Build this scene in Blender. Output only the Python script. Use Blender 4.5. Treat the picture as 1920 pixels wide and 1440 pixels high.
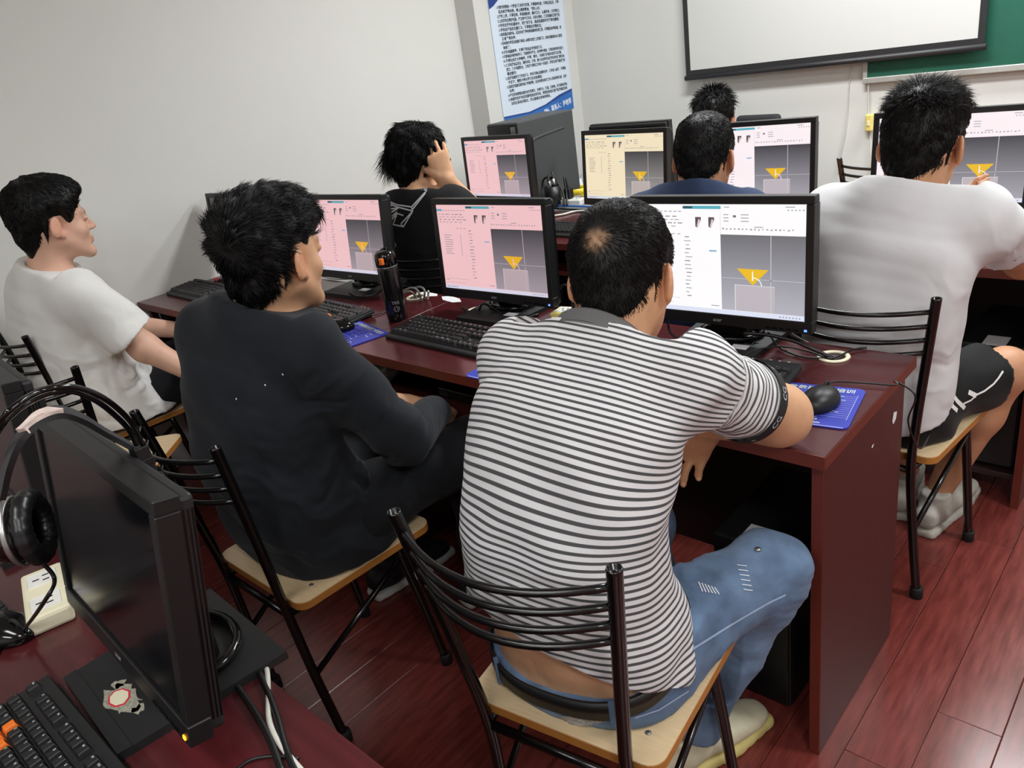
import bpy, bmesh, math, random
import numpy as np
from mathutils import Vector, Matrix
from mathutils.bvhtree import BVHTree
random.seed(7)
for o in list(bpy.data.objects): bpy.data.objects.remove(o)
SC = bpy.context.scene
COL = SC.collection
PI = math.pi
# ------------------------------------------------------------------ camera
FPX = 1453.0
CAM = np.array([.461, -1.187, 1.467])
_yaw, _pit, _rol = .79, .398, -.154
_f = np.array([-math.sin(_yaw)*math.cos(_pit), math.cos(_yaw)*math.cos(_pit), -math.sin(_pit)])
_r = np.array([math.cos(_yaw), math.sin(_yaw), 0.]); _u = np.cross(_r, _f)
CR = math.cos(_rol)*_r + math.sin(_rol)*_u; CU = -math.sin(_rol)*_r + math.cos(_rol)*_u; CF = _f
cam = bpy.data.cameras.new('camera'); camo = bpy.data.objects.new('camera', cam); COL.objects.link(camo)
cam.sensor_fit = 'HORIZONTAL'; cam.sensor_width = 36; cam.lens = FPX*36/1920; cam.clip_start = .02
camo.matrix_world = Matrix(((CR[0], CU[0], -CF[0], CAM[0]), (CR[1], CU[1], -CF[1], CAM[1]), (CR[2], CU[2], -CF[2], CAM[2]), (0, 0, 0, 1)))
SC.camera = camo
def ray(u, v):
    d = CF*FPX + CR*(u-960) - CU*(v-720); return d/np.linalg.norm(d)
def onz(u, v, z): d = ray(u, v); return Vector(CAM + d*(z-CAM[2])/d[2])
def onx(u, v, x): d = ray(u, v); return Vector(CAM + d*(x-CAM[0])/d[0])
def ony(u, v, y): d = ray(u, v); return Vector(CAM + d*(y-CAM[1])/d[1])
# ------------------------------------------------------------------ light
wd = bpy.data.worlds.new('world'); SC.world = wd; wd.use_nodes = True
wd.node_tree.nodes['Background'].inputs[0].default_value = (.93, .97, 1, 1)
wd.node_tree.nodes['Background'].inputs[1].default_value = .25
LAMPS = [(.38, 2.45), (1.5, .6), (-.9, 1.7), (-.3, -1.8), (1.7, -1.7), (.4, -3.4)]  # third lamp is unseen, added to brighten the front wall
LAMP_K = [1.5, 1.0, 1.6, .5, 1.0, .9]
LAMP_W = 34.5
LAMP_COL = (.96, .985, 1.)
CEIL = 2.75
for i, (x, y) in enumerate(LAMPS):
    ld = bpy.data.lights.new('ceiling_lamp_light', 'AREA'); ld.shape = 'RECTANGLE'; ld.size = 1.2; ld.size_y = .28
    ld.energy = LAMP_W*LAMP_K[i]; ld.color = LAMP_COL
    lo = bpy.data.objects.new('ceiling_lamp_light', ld); lo.location = (x, y, CEIL-.075); COL.objects.link(lo)
SC.view_settings.view_transform = 'Standard'; SC.view_settings.look = 'None'
SC.view_settings.gamma = 1; SC.view_settings.exposure = .0; SC.view_settings.use_curve_mapping = False
# ------------------------------------------------------------------ helpers
def lin(c):
    return tuple(((v/255)/12.92 if v/255 <= .04045 else ((v/255+.055)/1.055)**2.4) for v in c)
MATS = {}
def mat(name, rgb, rough=.5, metal=0., var=.06, scale=40., bump=0., bscale=None, stretch=(1, 1, 1), spec=.5, emit=None, es=0., rnd=0., coat=0., rvar=0., trans=0.):
    if name in MATS: return MATS[name]
    m = bpy.data.materials.new(name); m.use_nodes = True; nt = m.node_tree; N = nt.nodes; L = nt.links
    b = N['Principled BSDF']; c = lin(rgb)
    tc = N.new('ShaderNodeTexCoord'); mp = N.new('ShaderNodeMapping'); mp.inputs['Scale'].default_value = stretch
    L.new(tc.outputs['Object'], mp.inputs[0])
    nz = N.new('ShaderNodeTexNoise'); nz.inputs['Scale'].default_value = scale; nz.inputs['Detail'].default_value = 4
    L.new(mp.outputs[0], nz.inputs[0])
    cr = N.new('ShaderNodeValToRGB')
    cr.color_ramp.elements[0].position = .3; cr.color_ramp.elements[1].position = .7
    cr.color_ramp.elements[0].color = (*[max(0, v*(1-var)) for v in c], 1)
    cr.color_ramp.elements[1].color = (*[min(1, v*(1+var)) for v in c], 1)
    L.new(nz.outputs[0], cr.inputs[0]); out = cr.outputs[0]
    if rnd:
        oi = N.new('ShaderNodeObjectInfo'); mr = N.new('ShaderNodeMapRange'); mr.inputs[3].default_value = 1-rnd; mr.inputs[4].default_value = 1+rnd
        L.new(oi.outputs['Random'], mr.inputs[0]); hs = N.new('ShaderNodeHueSaturation'); L.new(mr.outputs[0], hs.inputs['Value']); L.new(out, hs.inputs['Color']); out = hs.outputs[0]
    L.new(out, b.inputs['Base Color'])
    b.inputs['Roughness'].default_value = rough; b.inputs['Metallic'].default_value = metal
    b.inputs['Specular IOR Level'].default_value = spec
    if rvar:
        mr2 = N.new('ShaderNodeMapRange'); mr2.inputs[3].default_value = rough-rvar; mr2.inputs[4].default_value = rough+rvar
        L.new(nz.outputs[0], mr2.inputs[0]); L.new(mr2.outputs[0], b.inputs['Roughness'])
    if coat: b.inputs['Coat Weight'].default_value = coat; b.inputs['Coat Roughness'].default_value = .15
    if trans: b.inputs['Transmission Weight'].default_value = trans
    if emit: b.inputs['Emission Color'].default_value = (*lin(emit), 1); b.inputs['Emission Strength'].default_value = es
    if bump:
        bp = N.new('ShaderNodeBump'); bp.inputs['Strength'].default_value = bump; bp.inputs['Distance'].default_value = .004
        n2 = N.new('ShaderNodeTexNoise'); n2.inputs['Scale'].default_value = bscale or scale*4; n2.inputs['Detail'].default_value = 3
        L.new(mp.outputs[0], n2.inputs[0]); L.new(n2.outputs[0], bp.inputs['Height']); L.new(bp.outputs[0], b.inputs['Normal'])
    MATS[name] = m; return m
def link(name, me, m, parent=None, loc=None, rot=None):
    if me.name in ('tmp',) or me.name.startswith('tmp'): me.name = name
    o = bpy.data.objects.new(name, me); COL.objects.link(o)
    if m is not None:
        for mm in (m if isinstance(m, (list, tuple)) else [m]):
            if len(me.materials) < (len(m) if isinstance(m, (list, tuple)) else 1): me.materials.append(mm)
    if parent: o.parent = parent
    if loc is not None: o.location = loc
    if rot is not None: o.rotation_euler = rot
    return o
def tag(o, label=None, cat=None, group=None, kind=None):
    if label: o['label'] = label
    if cat: o['category'] = cat
    if group: o['group'] = group
    if kind: o['kind'] = kind
    return o
def thing(name, label, cat, loc=(0, 0, 0), rz=0, group=None):
    o = bpy.data.objects.new(name, None); COL.objects.link(o); o.empty_display_size = .05
    o.location = loc; o.rotation_euler = (0, 0, rz); return tag(o, label, cat, group)
def copy_tree(o, parent=None):
    c = o.copy(); COL.objects.link(c); c.parent = parent
    for ch in list(o.children): copy_tree(ch, c)
    return c
class MB:
    """collects shapes into one mesh"""
    def __init__(s): s.v = []; s.f = []; s.mi = []; s.sm = []; s.cur = 0; s.smooth = False
    def add(s, vs, fs, sm=None):
        n = len(s.v); s.v += [tuple(v) for v in vs]
        for f in fs: s.f.append(tuple(i+n for i in f)); s.mi.append(s.cur); s.sm.append(s.smooth if sm is None else sm)
        return s
    def box(s, lo, hi, bev=0., M=None, seg=2):
        lo = Vector(lo); hi = Vector(hi)
        bm = bmesh.new(); bmesh.ops.create_cube(bm, size=1)
        for v in bm.verts: v.co = Vector(((v.co.x+.5)*(hi.x-lo.x)+lo.x, (v.co.y+.5)*(hi.y-lo.y)+lo.y, (v.co.z+.5)*(hi.z-lo.z)+lo.z))
        if bev > 0: bmesh.ops.bevel(bm, geom=bm.edges[:], offset=bev, segments=seg, affect='EDGES', profile=.5)
        return s.bm(bm, M)
    def bm(s, bm, M=None, sm=None):
        bm.verts.index_update()
        vs = [(M @ v.co if M else v.co.copy()) for v in bm.verts]; fs = [[v.index for v in f.verts] for f in bm.faces]
        bm.free(); return s.add(vs, fs, sm)
    def tube(s, pts, r, n=8, cap=True, closed=False, flat=None):
        pts = [Vector(p) for p in pts]; k = len(pts); rs = r if isinstance(r, (list, tuple)) else [r]*k
        vs = []; fs = []; prev = None
        for i, p in enumerate(pts):
            if closed: t = pts[(i+1) % k]-pts[i-1]
            else: t = pts[min(i+1, k-1)]-pts[max(i-1, 0)]
            t.normalize()
            if prev is None:
                a = Vector((0, 0, 1)) if abs(t.z) < .9 else Vector((1, 0, 0)); x = t.cross(a).normalized()
            else: x = (prev - t*prev.dot(t)).normalized()
            prev = x; y = t.cross(x)
            for j in range(n):
                an = 2*PI*j/n; fx, fy = (1, 1) if flat is None else flat
                vs.append(p + x*(math.cos(an)*rs[i]*fx) + y*(math.sin(an)*rs[i]*fy))
        m = k if closed else k-1
        for i in range(m):
            for j in range(n):
                a = i*n+j; b = i*n+(j+1) % n; c = ((i+1) % k)*n+(j+1) % n; d = ((i+1) % k)*n+j; fs.append((a, b, c, d))
        if cap and not closed: fs.append(tuple(range(n-1, -1, -1))); fs.append(tuple((k-1)*n+j for j in range(n)))
        return s.add(vs, fs, True)
    def lathe(s, prof, c=(0, 0, 0), n=24, M=None):
        vs = []; fs = []; c = Vector(c)
        for (r, z) in prof:
            for j in range(n):
                a = 2*PI*j/n; p = Vector((r*math.cos(a), r*math.sin(a), z)); vs.append((M @ p if M else p)+c)
        k = len(prof); ring = prof[0][0] > 1e-6
        for i in range(k if ring else k-1):
            for j in range(n): fs.append((i*n+j, i*n+(j+1) % n, ((i+1) % k)*n+(j+1) % n, ((i+1) % k)*n+j))
        return s.add(vs, fs, True)
    def prism(s, outline, z0, z1, M=None):
        n = len(outline); vs = [Vector((x, y, z0)) for x, y in outline]+[Vector((x, y, z1)) for x, y in outline]
        if M: vs = [M @ v for v in vs]
        fs = [tuple(range(n-1, -1, -1)), tuple(range(n, 2*n))]+[(i, (i+1) % n, (i+1) % n+n, i+n) for i in range(n)]
        return s.add(vs, fs, False)
    def quad(s, a, b, c, d): return s.add([a, b, c, d], [(0, 1, 2, 3)], False)
    def mesh(s, name='tmp'):
        me = bpy.data.meshes.new(name); me.from_pydata(s.v, [], s.f); me.update()
        me.polygons.foreach_set('material_index', s.mi); me.polygons.foreach_set('use_smooth', s.sm)
        return me
    def build(s, name, m, parent=None, loc=None, rot=None): return link(name, s.mesh(name), m, parent, loc, rot)
def bez(pts, n=10):
    """Catmull-Rom through points"""
    P = [Vector(p) for p in pts]; P = [P[0]*2-P[1]]+P+[P[-1]*2-P[-2]]; out = []
    for i in range(1, len(P)-2):
        for k in range(n):
            t = k/n; a, b, c, d = P[i-1:i+3]
            out.append(.5*((2*b)+(c-a)*t+(2*a-5*b+4*c-d)*t*t+(3*b-a-3*c+d)*t**3))
    out.append(P[-2]); return out
TXC = {}
def warm(items):
    obs = []
    for it in items:
        if it in TXC: continue
        body, size, align, bold = it
        cu = bpy.data.curves.new('t', 'FONT'); cu.body = body; cu.size = size; cu.align_x = align; cu.align_y = 'CENTER'; cu.offset = bold; cu.resolution_u = 2
        ob = bpy.data.objects.new('t', cu); COL.objects.link(ob); obs.append((it, ob))
    bpy.context.view_layer.update(); dg = bpy.context.evaluated_depsgraph_get()
    for it, ob in obs:
        me = bpy.data.meshes.new_from_object(ob.evaluated_get(dg)); me.materials.clear()
        TXC[it] = ([v.co.copy() for v in me.vertices], [tuple(p.vertices) for p in me.polygons]); bpy.data.meshes.remove(me)
    for it, ob in obs: cu = ob.data; bpy.data.objects.remove(ob); bpy.data.curves.remove(cu)
def text_mesh(body, size, align='CENTER', bold=0.):
    it = (body, size, align, bold)
    if it not in TXC: warm([it])
    me = bpy.data.meshes.new('tmp'); me.from_pydata(TXC[it][0], [], TXC[it][1]); me.update(); return me
def add_text(name, body, size, m, parent, M, align='CENTER', bold=0., merge=None):
    """text as thin mesh transformed by M (x right, y up, z out of the surface)"""
    me = text_mesh(body, size, align, bold)
    if merge is not None:
        merge.add([M @ v.co for v in me.vertices], [tuple(p.vertices) for p in me.polygons]); bpy.data.meshes.remove(me); return None
    me.transform(M); return link(name, me, m, parent)
def frame(o, x, y, z=None):
    x = Vector(x).normalized(); y = Vector(y); y = (y-x*y.dot(x)).normalized(); z = x.cross(y); o = Vector(o)
    return Matrix(((x.x, y.x, z.x, o.x), (x.y, y.y, z.y, o.y), (x.z, y.z, z.z, o.z), (0, 0, 0, 1)))
def Rz(a): return Matrix.Rotation(a, 4, 'Z')
T_ = Matrix.Translation
# ------------------------------------------------------------------ materials
WALL = mat('white_wall_paint', (216, 216, 211), .85, var=.012, scale=3, bump=.04, bscale=60)
PILL = mat('shaded_pillar_paint', (205, 205, 201), .85, var=.015, scale=4, bump=.03)  # same paint as the walls, pillar shade put into a darker base
CEILM = mat('ceiling_paint', (225, 225, 222), .9, var=.01, scale=3)
FLOORM = mat('plank_wood', (116, 52, 46), .24, var=.3, scale=9, stretch=(7, .9, 3), rnd=.12, spec=.65, rvar=.05, bump=.02, bscale=60)
FLOORB = mat('floor_joint', (52, 20, 16), .6)
DESK = mat('desk_laminate', (74, 27, 30), .2, var=.16, scale=14, stretch=(.5, 6, 6), spec=.55, rvar=.03)
DESKS = mat('desk_side_laminate', (64, 24, 22), .4, var=.14, scale=14, stretch=(6, 6, .5), spec=.4)
DEDGE = mat('desk_edge_band', (98, 36, 24), .45, var=.1, scale=30)
DDARK = mat('desk_inside_shaded', (40, 15, 15), .6, var=.1)  # darker copy of the laminate, under-desk shade put into its colour
BLKP = mat('black_plastic', (17, 17, 18), .42, var=.08, scale=200, bump=.03, bscale=900)
BLKP2 = mat('dark_plastic', (27, 28, 29), .5, var=.08, scale=200, bump=.05, bscale=900)
GLOSS = mat('gloss_black_plastic', (8, 8, 9), .12, var=.05)
GREYP = mat('dark_grey_steel', (62, 64, 65), .5, var=.05, scale=60)
METB = mat('black_enamel', (10, 10, 10), .22, var=.1, scale=80, spec=.6)
RUB = mat('rubber_foot', (14, 14, 14), .7)
PLY = mat('seat_veneer', (216, 190, 150), .45, var=.07, scale=18, stretch=(1, 8, 1))
PLYE = mat('seat_edge', (176, 116, 52), .5, var=.12, scale=60, stretch=(1, 1, 9))
STEEL = mat('bright_steel', (170, 170, 168), .35, metal=.9)
CREAM = mat('cream_plastic', (226, 220, 190), .45, var=.02)
WHITEP = mat('white_plastic', (224, 224, 218), .5, var=.02)
PAPER = mat('white_paper', (225, 226, 228), .8, var=.02)
YEL = mat('yellow_plastic', (226, 198, 20), .35, var=.1)
YELP = mat('pale_yellow_plastic', (222, 205, 120), .45, var=.04)
ORG = mat('orange_plastic', (240, 120, 30), .45, var=.04)
BLU = mat('blue_plastic', (20, 110, 210), .4)
REDM = mat('red_print', (205, 45, 60), .6)
GREEN = mat('green_board', (22, 86, 68), .55, var=.12, scale=5)
ALU = mat('aluminium', (190, 190, 184), .4, metal=.4)
SCRW = mat('projection_fabric', (200, 201, 197), .8, var=.01, scale=2)
SCRB = mat('screen_border', (38, 38, 40), .45)
PADB = mat('pad_blue', (44, 56, 170), .75, var=.05, scale=300, bump=.05, bscale=1500)
PADW = mat('pad_print', (196, 202, 232), .75)
PADG = mat('pad_print_pale', (200, 214, 200), .75)
CABB = mat('black_cable', (13, 13, 14), .42)
CABW = mat('pale_cable', (205, 203, 192), .5)
CABBL = mat('blue_cable', (48, 96, 170), .5)
KEYM = mat('key_plastic', (25, 26, 27), .45, var=.06, scale=300)
LEGM = mat('key_legend', (205, 208, 210), .5)
WOODT = mat('light_wood', (176, 118, 82), .5, var=.1, scale=14, stretch=(.6, 6, 1))
def emat(name, rgb, s):
    m = mat(name, rgb, .5, emit=rgb, es=s); return m
LEDB = emat('blue_led', (70, 110, 255), 4); LEDO = emat('orange_led', (255, 160, 30), 5)
LAMPM = emat('lamp_diffuser', (255, 250, 240), 3.0)
# attribute driven screen
def screen_mat():
    m = bpy.data.materials.new('lit_screen'); m.use_nodes = True; N = m.node_tree.nodes; L = m.node_tree.links; b = N['Principled BSDF']
    a = N.new('ShaderNodeAttribute'); a.attribute_name = 'col'
    nz = N.new('ShaderNodeTexNoise'); nz.inputs['Scale'].default_value = 3
    mx = N.new('ShaderNodeMapRange'); mx.inputs[3].default_value = .97; mx.inputs[4].default_value = 1.03; L.new(nz.outputs[0], mx.inputs[0])
    vm = N.new('ShaderNodeVectorMath'); vm.operation = 'SCALE'; L.new(a.outputs['Color'], vm.inputs[0]); L.new(mx.outputs[0], vm.inputs['Scale'])
    L.new(vm.outputs[0], b.inputs['Emission Color']); b.inputs['Emission Strength'].default_value = .95
    b.inputs['Base Color'].default_value = (.01, .01, .01, 1); b.inputs['Roughness'].default_value = .4
    return m
SCREEN = screen_mat()
OFFSCR = mat('dark_screen', (9, 9, 14), .16, var=.05, spec=.6)
OFFSCR2 = mat('glare_dark_screen', (92, 92, 92), .32, var=.35, scale=26, spec=.8)  # glare on the switched-off panel is put into a mottled grey base
# ------------------------------------------------------------------ setting
XL, YF, XR, YB = -2.85, 2.955, 3.6, -4.6
def slab(name, lo, hi, m, parent=None): return tag(MB().box(lo, hi).build(name, m, parent), kind='structure')
floor = slab('floor', (XL-.1, YB-.1, -.06), (XR+.1, YF+.1, -.008), FLOORB)
PW, PL = .125, .91
plank_me = MB().box((0, 0, -.012), (PW-.0012, PL-.0012, 0), .0012, seg=1).mesh('plank'); plank_me.materials.append(FLOORM)
big = MB(); ncell = 0
x = XL; col = 0
while x < XR:
    off = (col*0.37) % 1 * PL; y = YB-off + ((.283-YB) % PL if False else 0)
    y = .284 + (0 if col % 3 == 0 else (.52 if col % 3 == 1 else -.21)) - 6*PL
    while y < YF:
        if y+PL > YB:
            near = (x > -2.9 and x < 1.4 and y > -1.7)
            if near and y+PL > -1.4:
                o = link('plank', plank_me, None, floor, (x, y, 0)); ncell += 1
            else: big.box((x, max(y, YB), -.012), (min(x+PW-.0012, XR), y+PL-.0012, 0))
        y += PL
    x += PW; col += 1
tag(big.build('plank_field', FLOORM, floor), kind='stuff')
slab('wall_left', (XL-.12, YB, 0), (XL, YF+.1, CEIL), WALL)
slab('wall_front', (XL, YF, 0), (XR, YF+.12, CEIL), WALL)
slab('wall_right', (XR, YB, 0), (XR+.12, YF+.1, CEIL), WALL)
slab('wall_back', (XL, YB-.12, 0), (XR, YB, CEIL), WALL)
slab('ceiling', (XL-.1, YB-.1, CEIL), (XR+.1, YF+.1, CEIL+.1), CEILM)
slab('wall_pillar', (XL, 2.105, 0), (-2.713, YF, CEIL), PILL)
for (x, y), lb_ in zip(LAMPS, ('by the chalkboard', 'over the right aisle', 'added to brighten the front wall', 'above the near left desks', 'behind the camera at right', 'at the back of the room')):
    t = thing('ceiling_light', 'white rectangular ceiling light with glowing diffuser '+lb_, 'light', (x, y, CEIL), 0, 'ceiling lights')
    MB().box((-.64, -.18, -.05), (.64, .18, 0), .006).build('housing', WHITEP, t)
    MB().box((-.6, -.14, -.062), (.6, .14, -.05), .003).build('diffuser', LAMPM, t)
# projection screen, board, cords
t = thing('projection_screen', 'white roll-down projection screen with black border hanging on the front wall', 'projection screen', (-1.195, YF-.06, 1.2))
MB().box((-.70, -.004, .045), (.70, .0, 1.33)).build('screen_fabric', SCRW, t)
b = MB(); b.box((-.728, -.005, .0), (-.70, .001, 1.36)); b.box((.70, -.005, .0), (.728, .001, 1.36)); b.box((-.70, -.005, .018), (.70, .001, .046)); b.build('black_border', SCRB, t)
MB().tube([(-.735, -.002, .008), (.735, -.002, .008)], .014, 10).build('bottom_bar', SCRB, t)
MB().box((-.8, -.04, 1.36), (.8, .04, 1.44), .01).build('roller_case', WHITEP, t)
t = thing('chalkboard', 'green chalkboard with aluminium frame behind the projection screen', 'chalkboard', (0, YF-.018, 0))
MB().box((-.965, -.008, 1.12), (2.2, .01, 2.3)).build('writing_surface', GREEN, t)
b = MB(); b.box((-.985, -.016, 1.095), (2.22, .014, 1.122), .003); b.box((-.985, -.014, 1.12), (-.965, .014, 2.32), .003); b.box((-.985, -.014, 2.3), (2.22, .014, 2.32), .003); b.build('board_frame', ALU, t)
def wallpts(px, off=.006): return [ony(u, v, YF-off) for u, v in px]
tag(MB().tube(bez(wallpts([(1600, 112), (1592, 160), (1590, 205), (1584, 255), (1574, 300), (1572, 325)])), .0024, 6).build('wall_cord', CABW), 'thin pale cord hanging straight on front wall left of the switch cord', 'cord')
t = thing('inline_switch_cord', 'white cord with a yellow inline switch hanging below the chalkboard corner', 'cord')
MB().tube(bez(wallpts([(1662, 110), (1645, 135), (1630, 152), (1628, 185), (1628, 215)], .02)), .0038, 6).build('cord', CABW, t)
MB().tube(bez(wallpts([(1632, 245), (1631, 270), (1632, 300), (1627, 330)], .008)), .003, 6).build('cord', CABW, t)
c = ony(1630, 230, YF-.018); MB().box((c.x-.018, c.y-.013, c.z-.042), (c.x+.018, c.y+.014, c.z+.042), .008).build('switch_body', YELP, t)
MB().box((c.x-.006, c.y-.017, c.z-.014), (c.x+.006, c.y-.012, c.z+.01), .002).build('switch_button', CREAM, t)
# poster on the pillar
PX = -2.713
t = thing('rules_poster', 'pale blue classroom rules poster in Chinese on the pillar side', 'poster', (PX+.001, 2.215, 1.105))
PWd, PHt = .645, .93
pm = mat('poster_paper', (206, 219, 232), .35, var=.03, scale=2)
r = .02; MB().box((0, 0, 0), (.006, PWd, PHt), .0).build('poster_board', pm, t)
pb1 = mat('poster_blue', (38, 104, 178), .35, var=.12, scale=4); pb2 = mat('poster_deep_blue', (28, 62, 132), .35, var=.05); pink = mat('poster_ink', (38, 46, 58), .5); pw = mat('poster_white_ink', (236, 240, 246), .5)
def ppoly(pts, x=.0066):
    return [Vector((x, y*PWd, z)) for y, z in pts]
def pfill(name, pts, m, x=.0066):
    vs = ppoly(pts, x); b = MB(); b.add(vs, [tuple(range(len(vs)))]); return b.build(name, m, t)
pfill('footer_band', [(0, 0), (1, 0), (1, .105), (.82, .085), (.6, .052), (.35, .03), (.0, .036)], pb1)
pfill('footer_stripe', [(0, .036), (.35, .03), (.6, .052), (.82, .085), (1, .105), (1, .118), (.8, .098), (.58, .06), (.35, .04), (.0, .044)], pb2, .0070)
pfill('header_band', [(0, .93), (0, .60), (.06, .615), (.12, .64), (.2, .68), (.3, .93)], pb2)
lines = ['1.大家共同营造一个舒适优雅的学习环境，不得随地吐痰，不得乱丢乱扔，不得', '   乱扔纸屑等杂物，禁止携带零食、饮料入内；', '2.按时上课，不得迟到、早退或缺课，集中精力，认真听讲，做好笔记；', '3.上机学员应爱护机器，按正常步骤开关，关闭计算机，保证机器的正常使用；', '4.学员在操作机器途中，若使用不当，造成机器损坏将按原价赔偿；', '5.学员应按指定位置练习，不得擅自调整机位；', '6.如机器出现故障，应及时向管理老师或辅导老师汇报，不得擅自拆卸机器，违', '   反者严肃处理；', '7.非本期次学员及家属不得进入本期次机房上网或练习，如有问题请向办公室咨', '   询答复；', '8.讨论电器原理，不得使用设备专用机练习；', '9.不影响其他同学的学习，不随意离开座位，自觉遵守课堂，不得迟到早离开机房；', '10.不得在机房大声喧哗、打闹、聊天，共同维护良好的学习环境；', '11.保证机房设备安全，随时关机、拔插，第六生态离开机房须及时关门窗及电', '    照灯，保证电源安全，教机房计算机之外的一切设施，学员也须按规定使用', '    整洁整齐；', '12.机房机器用于教学及练习，学员不得私自携带光盘、优盘进入机房，不得随', '    打游戏、看影片等与学习无关的事情；', '13.如机房机器出现故障硬件错误等，应及时报告机房工作人员或老师汇报，及时', '    处理；', '14.每位学员都要加强安全防范意识，注意防火、防盗、防触电，防计算机病毒；', '15.希望学员将手机调成静音或关闭手机，课堂如有违反者按机房规定处理，', '    及时反馈有关情况，可以直接去咨询老师处。']
tx = MB()
for i, s in enumerate(lines):
    z = .605 - i*.0228
    M = frame((.0072, .055 + .0*i, z), (0, 1, 0), (0, 0, 1))
    me = text_mesh(s, .0185, 'LEFT', .0004)
    w = max((v.co.x for v in me.vertices), default=1); me.transform(Matrix.Diagonal((min(1., .55/w), 1, 1, 1)))
    tx.add([M @ v.co for v in me.vertices], [tuple(p.vertices) for p in me.polygons]); bpy.data.meshes.remove(me)
tx.build('rules_text', pink, t)
tx = MB(); M = frame((.0076, PWd-.02, .048), (0, 1, .11), (0, 0, 1)); me = text_mesh('084，联系人：尹老师', .036, 'RIGHT', .0008)
w = -min(v.co.x for v in me.vertices); me.transform(Matrix.Diagonal((min(1, .27/w), 1, 1, 1))); tx.add([M @ v.co for v in me.vertices], [tuple(p.vertices) for p in me.polygons]); tx.build('contact_text', pw, t)
# ------------------------------------------------------------------ desks
def desk(x0, x1, y0, label, group=None, dividers=(), shelf=None, grommets=(), depth=.5, rail=False):
    t = thing('computer_desk', label, 'desk', ((x0+x1)/2, y0, 0)); w = (x1-x0)/2; d = depth
    MB().box((-w+.0005, .002, .7235), (w-.0005, d-.002, .75), .0004, seg=1).build('desk_top', DESK, t)
    b = MB(); b.box((-w, -.0005, .7225), (w, .0025, .7498), .0008, seg=1); b.box((w-.0025, .0025, .7225), (w+.0004, d, .7482), .0008, seg=1); b.box((-w-.0004, .0025, .7225), (-w+.0025, d, .7482), .0008, seg=1)
    b.build('edge_band', DEDGE, t)
    for sx in (-1, 1):
        a = sx*(w-.012); q = a-sx*.022
        p = MB().box((min(a, q), .03, 0), (max(a, q), d-.03, .7225), .001, seg=1).build('side_panel', DESKS, t)
        MB().box((min(a, q)+.0003, .0275, 0), (max(a, q)-.0003, .0302, .7225)).build('edge_band', DEDGE, p)
    for dx in dividers:
        p = MB().box((dx-w-.009, .04, 0.0), (dx-w+.009, d-.05, .7225)).build('divider_panel', DESKS, t)
        MB().box((dx-w-.0088, .0375, 0), (dx-w+.0088, .0402, .7225)).build('edge_band', DEDGE, p)
    MB().box((-w+.035, d-.06, .12), (w-.035, d-.045, .7225)).build('modesty_panel', DDARK, t)
    for (a, b_, z) in (shelf or []):
        p = MB().box((a-w, .045, z-.018), (b_-w, d-.06, z)).build('shelf', DESKS, t)
        MB().box((a-w, .0425, z-.0182), (b_-w, .0455, z+.0002)).build('edge_band', DEDGE, p)
    for (gx, gy) in grommets:
        b = MB(); b.lathe([(.024, .0), (.034, .0), (.035, .002), (.034, .004), (.027, .0045), (.025, .003)], (gx-(x0+x1)/2, gy-y0, .75), 28); b.build('cable_grommet', CREAM, t)
        MB().lathe([(.0, .0), (.0255, .0), (.0255, .0012)], (gx-(x0+x1)/2, gy-y0, .7502), 20).build('grommet_opening', DDARK, t)
    if rail:
        MB().box((-w+.04, .05, .655), (-w+.055, .33, .69), .003).build('drawer_slide', STEEL, t)
    return t
D1 = desk(-2.846, -1.4225, 0, 'dark red-brown computer desk in the middle row against the left wall', dividers=(.72,), shelf=[(.06, .70, .62), (.74, 1.38, .62)], grommets=[(-1.58, .44)], rail=True)
D2 = desk(-1.4215, 0, 0, 'dark red-brown computer desk with exposed end panel beside the striped shirt man', dividers=(.585,), shelf=[(.04, .57, .598)], grommets=[(-1.246, .403), (-.151, .43)])
# torn stickers on the end panel
b = MB()
for px in ([(1676, 773), (1682, 771), (1680, 785), (1675, 796), (1673, 790)], [(1636, 834), (1639, 832), (1636, 840), (1634, 839)]):
    vs = [onx(u, v, -.0112)-D2.location for u, v in px]; b.add(vs, [tuple(range(len(vs)))])
tag(b.build('torn_sticker', PAPER, D2))
c = onx(1516, 937, -.035)-D2.location; MB().lathe([(.0, 0), (.008, 0), (.009, .006), (.007, .012), (0, .013)], (0, 0, 0), 14, frame((-.038+.711, .045, .47), (0, 1, 0), (0, 0, 1)) @ Matrix.Rotation(PI, 4, 'X')).build('panel_bolt', CREAM, D2)
D3 = desk(-2.846, -1.37, 1.165, 'dark red-brown desk of the far row under the tower computer side', dividers=(.74,), shelf=[(.06, .70, .62), (.76, 1.43, .62)])
D4 = desk(-1.368, .13, 1.165, 'dark red-brown desk of the far row in front of the white shirt man at right', dividers=(.60, 1.12), shelf=[(.04, .58, .62), (.63, 1.1, .62)], grommets=[(-.35, 1.6)])
D5 = desk(-1.449, .02, -1.375, 'dark red-brown desk in the near foreground carrying the switched-off monitor', dividers=(.73,))
D6 = desk(-2.846, -1.4505, -1.375, 'dark red-brown desk at the near left behind the headphones', dividers=(.7,))
b = MB()
for px in ([(780, 549), (798, 547), (820, 551), (820, 555), (795, 556)], [(828, 556), (845, 555), (862, 560), (865, 566), (848, 567), (830, 562)]):
    vs = [onz(u, v, .7506)-D2.location for u, v in px]; b.add(vs, [tuple(range(len(vs)))])
b.build('torn_paper', PAPER, D2)
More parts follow.
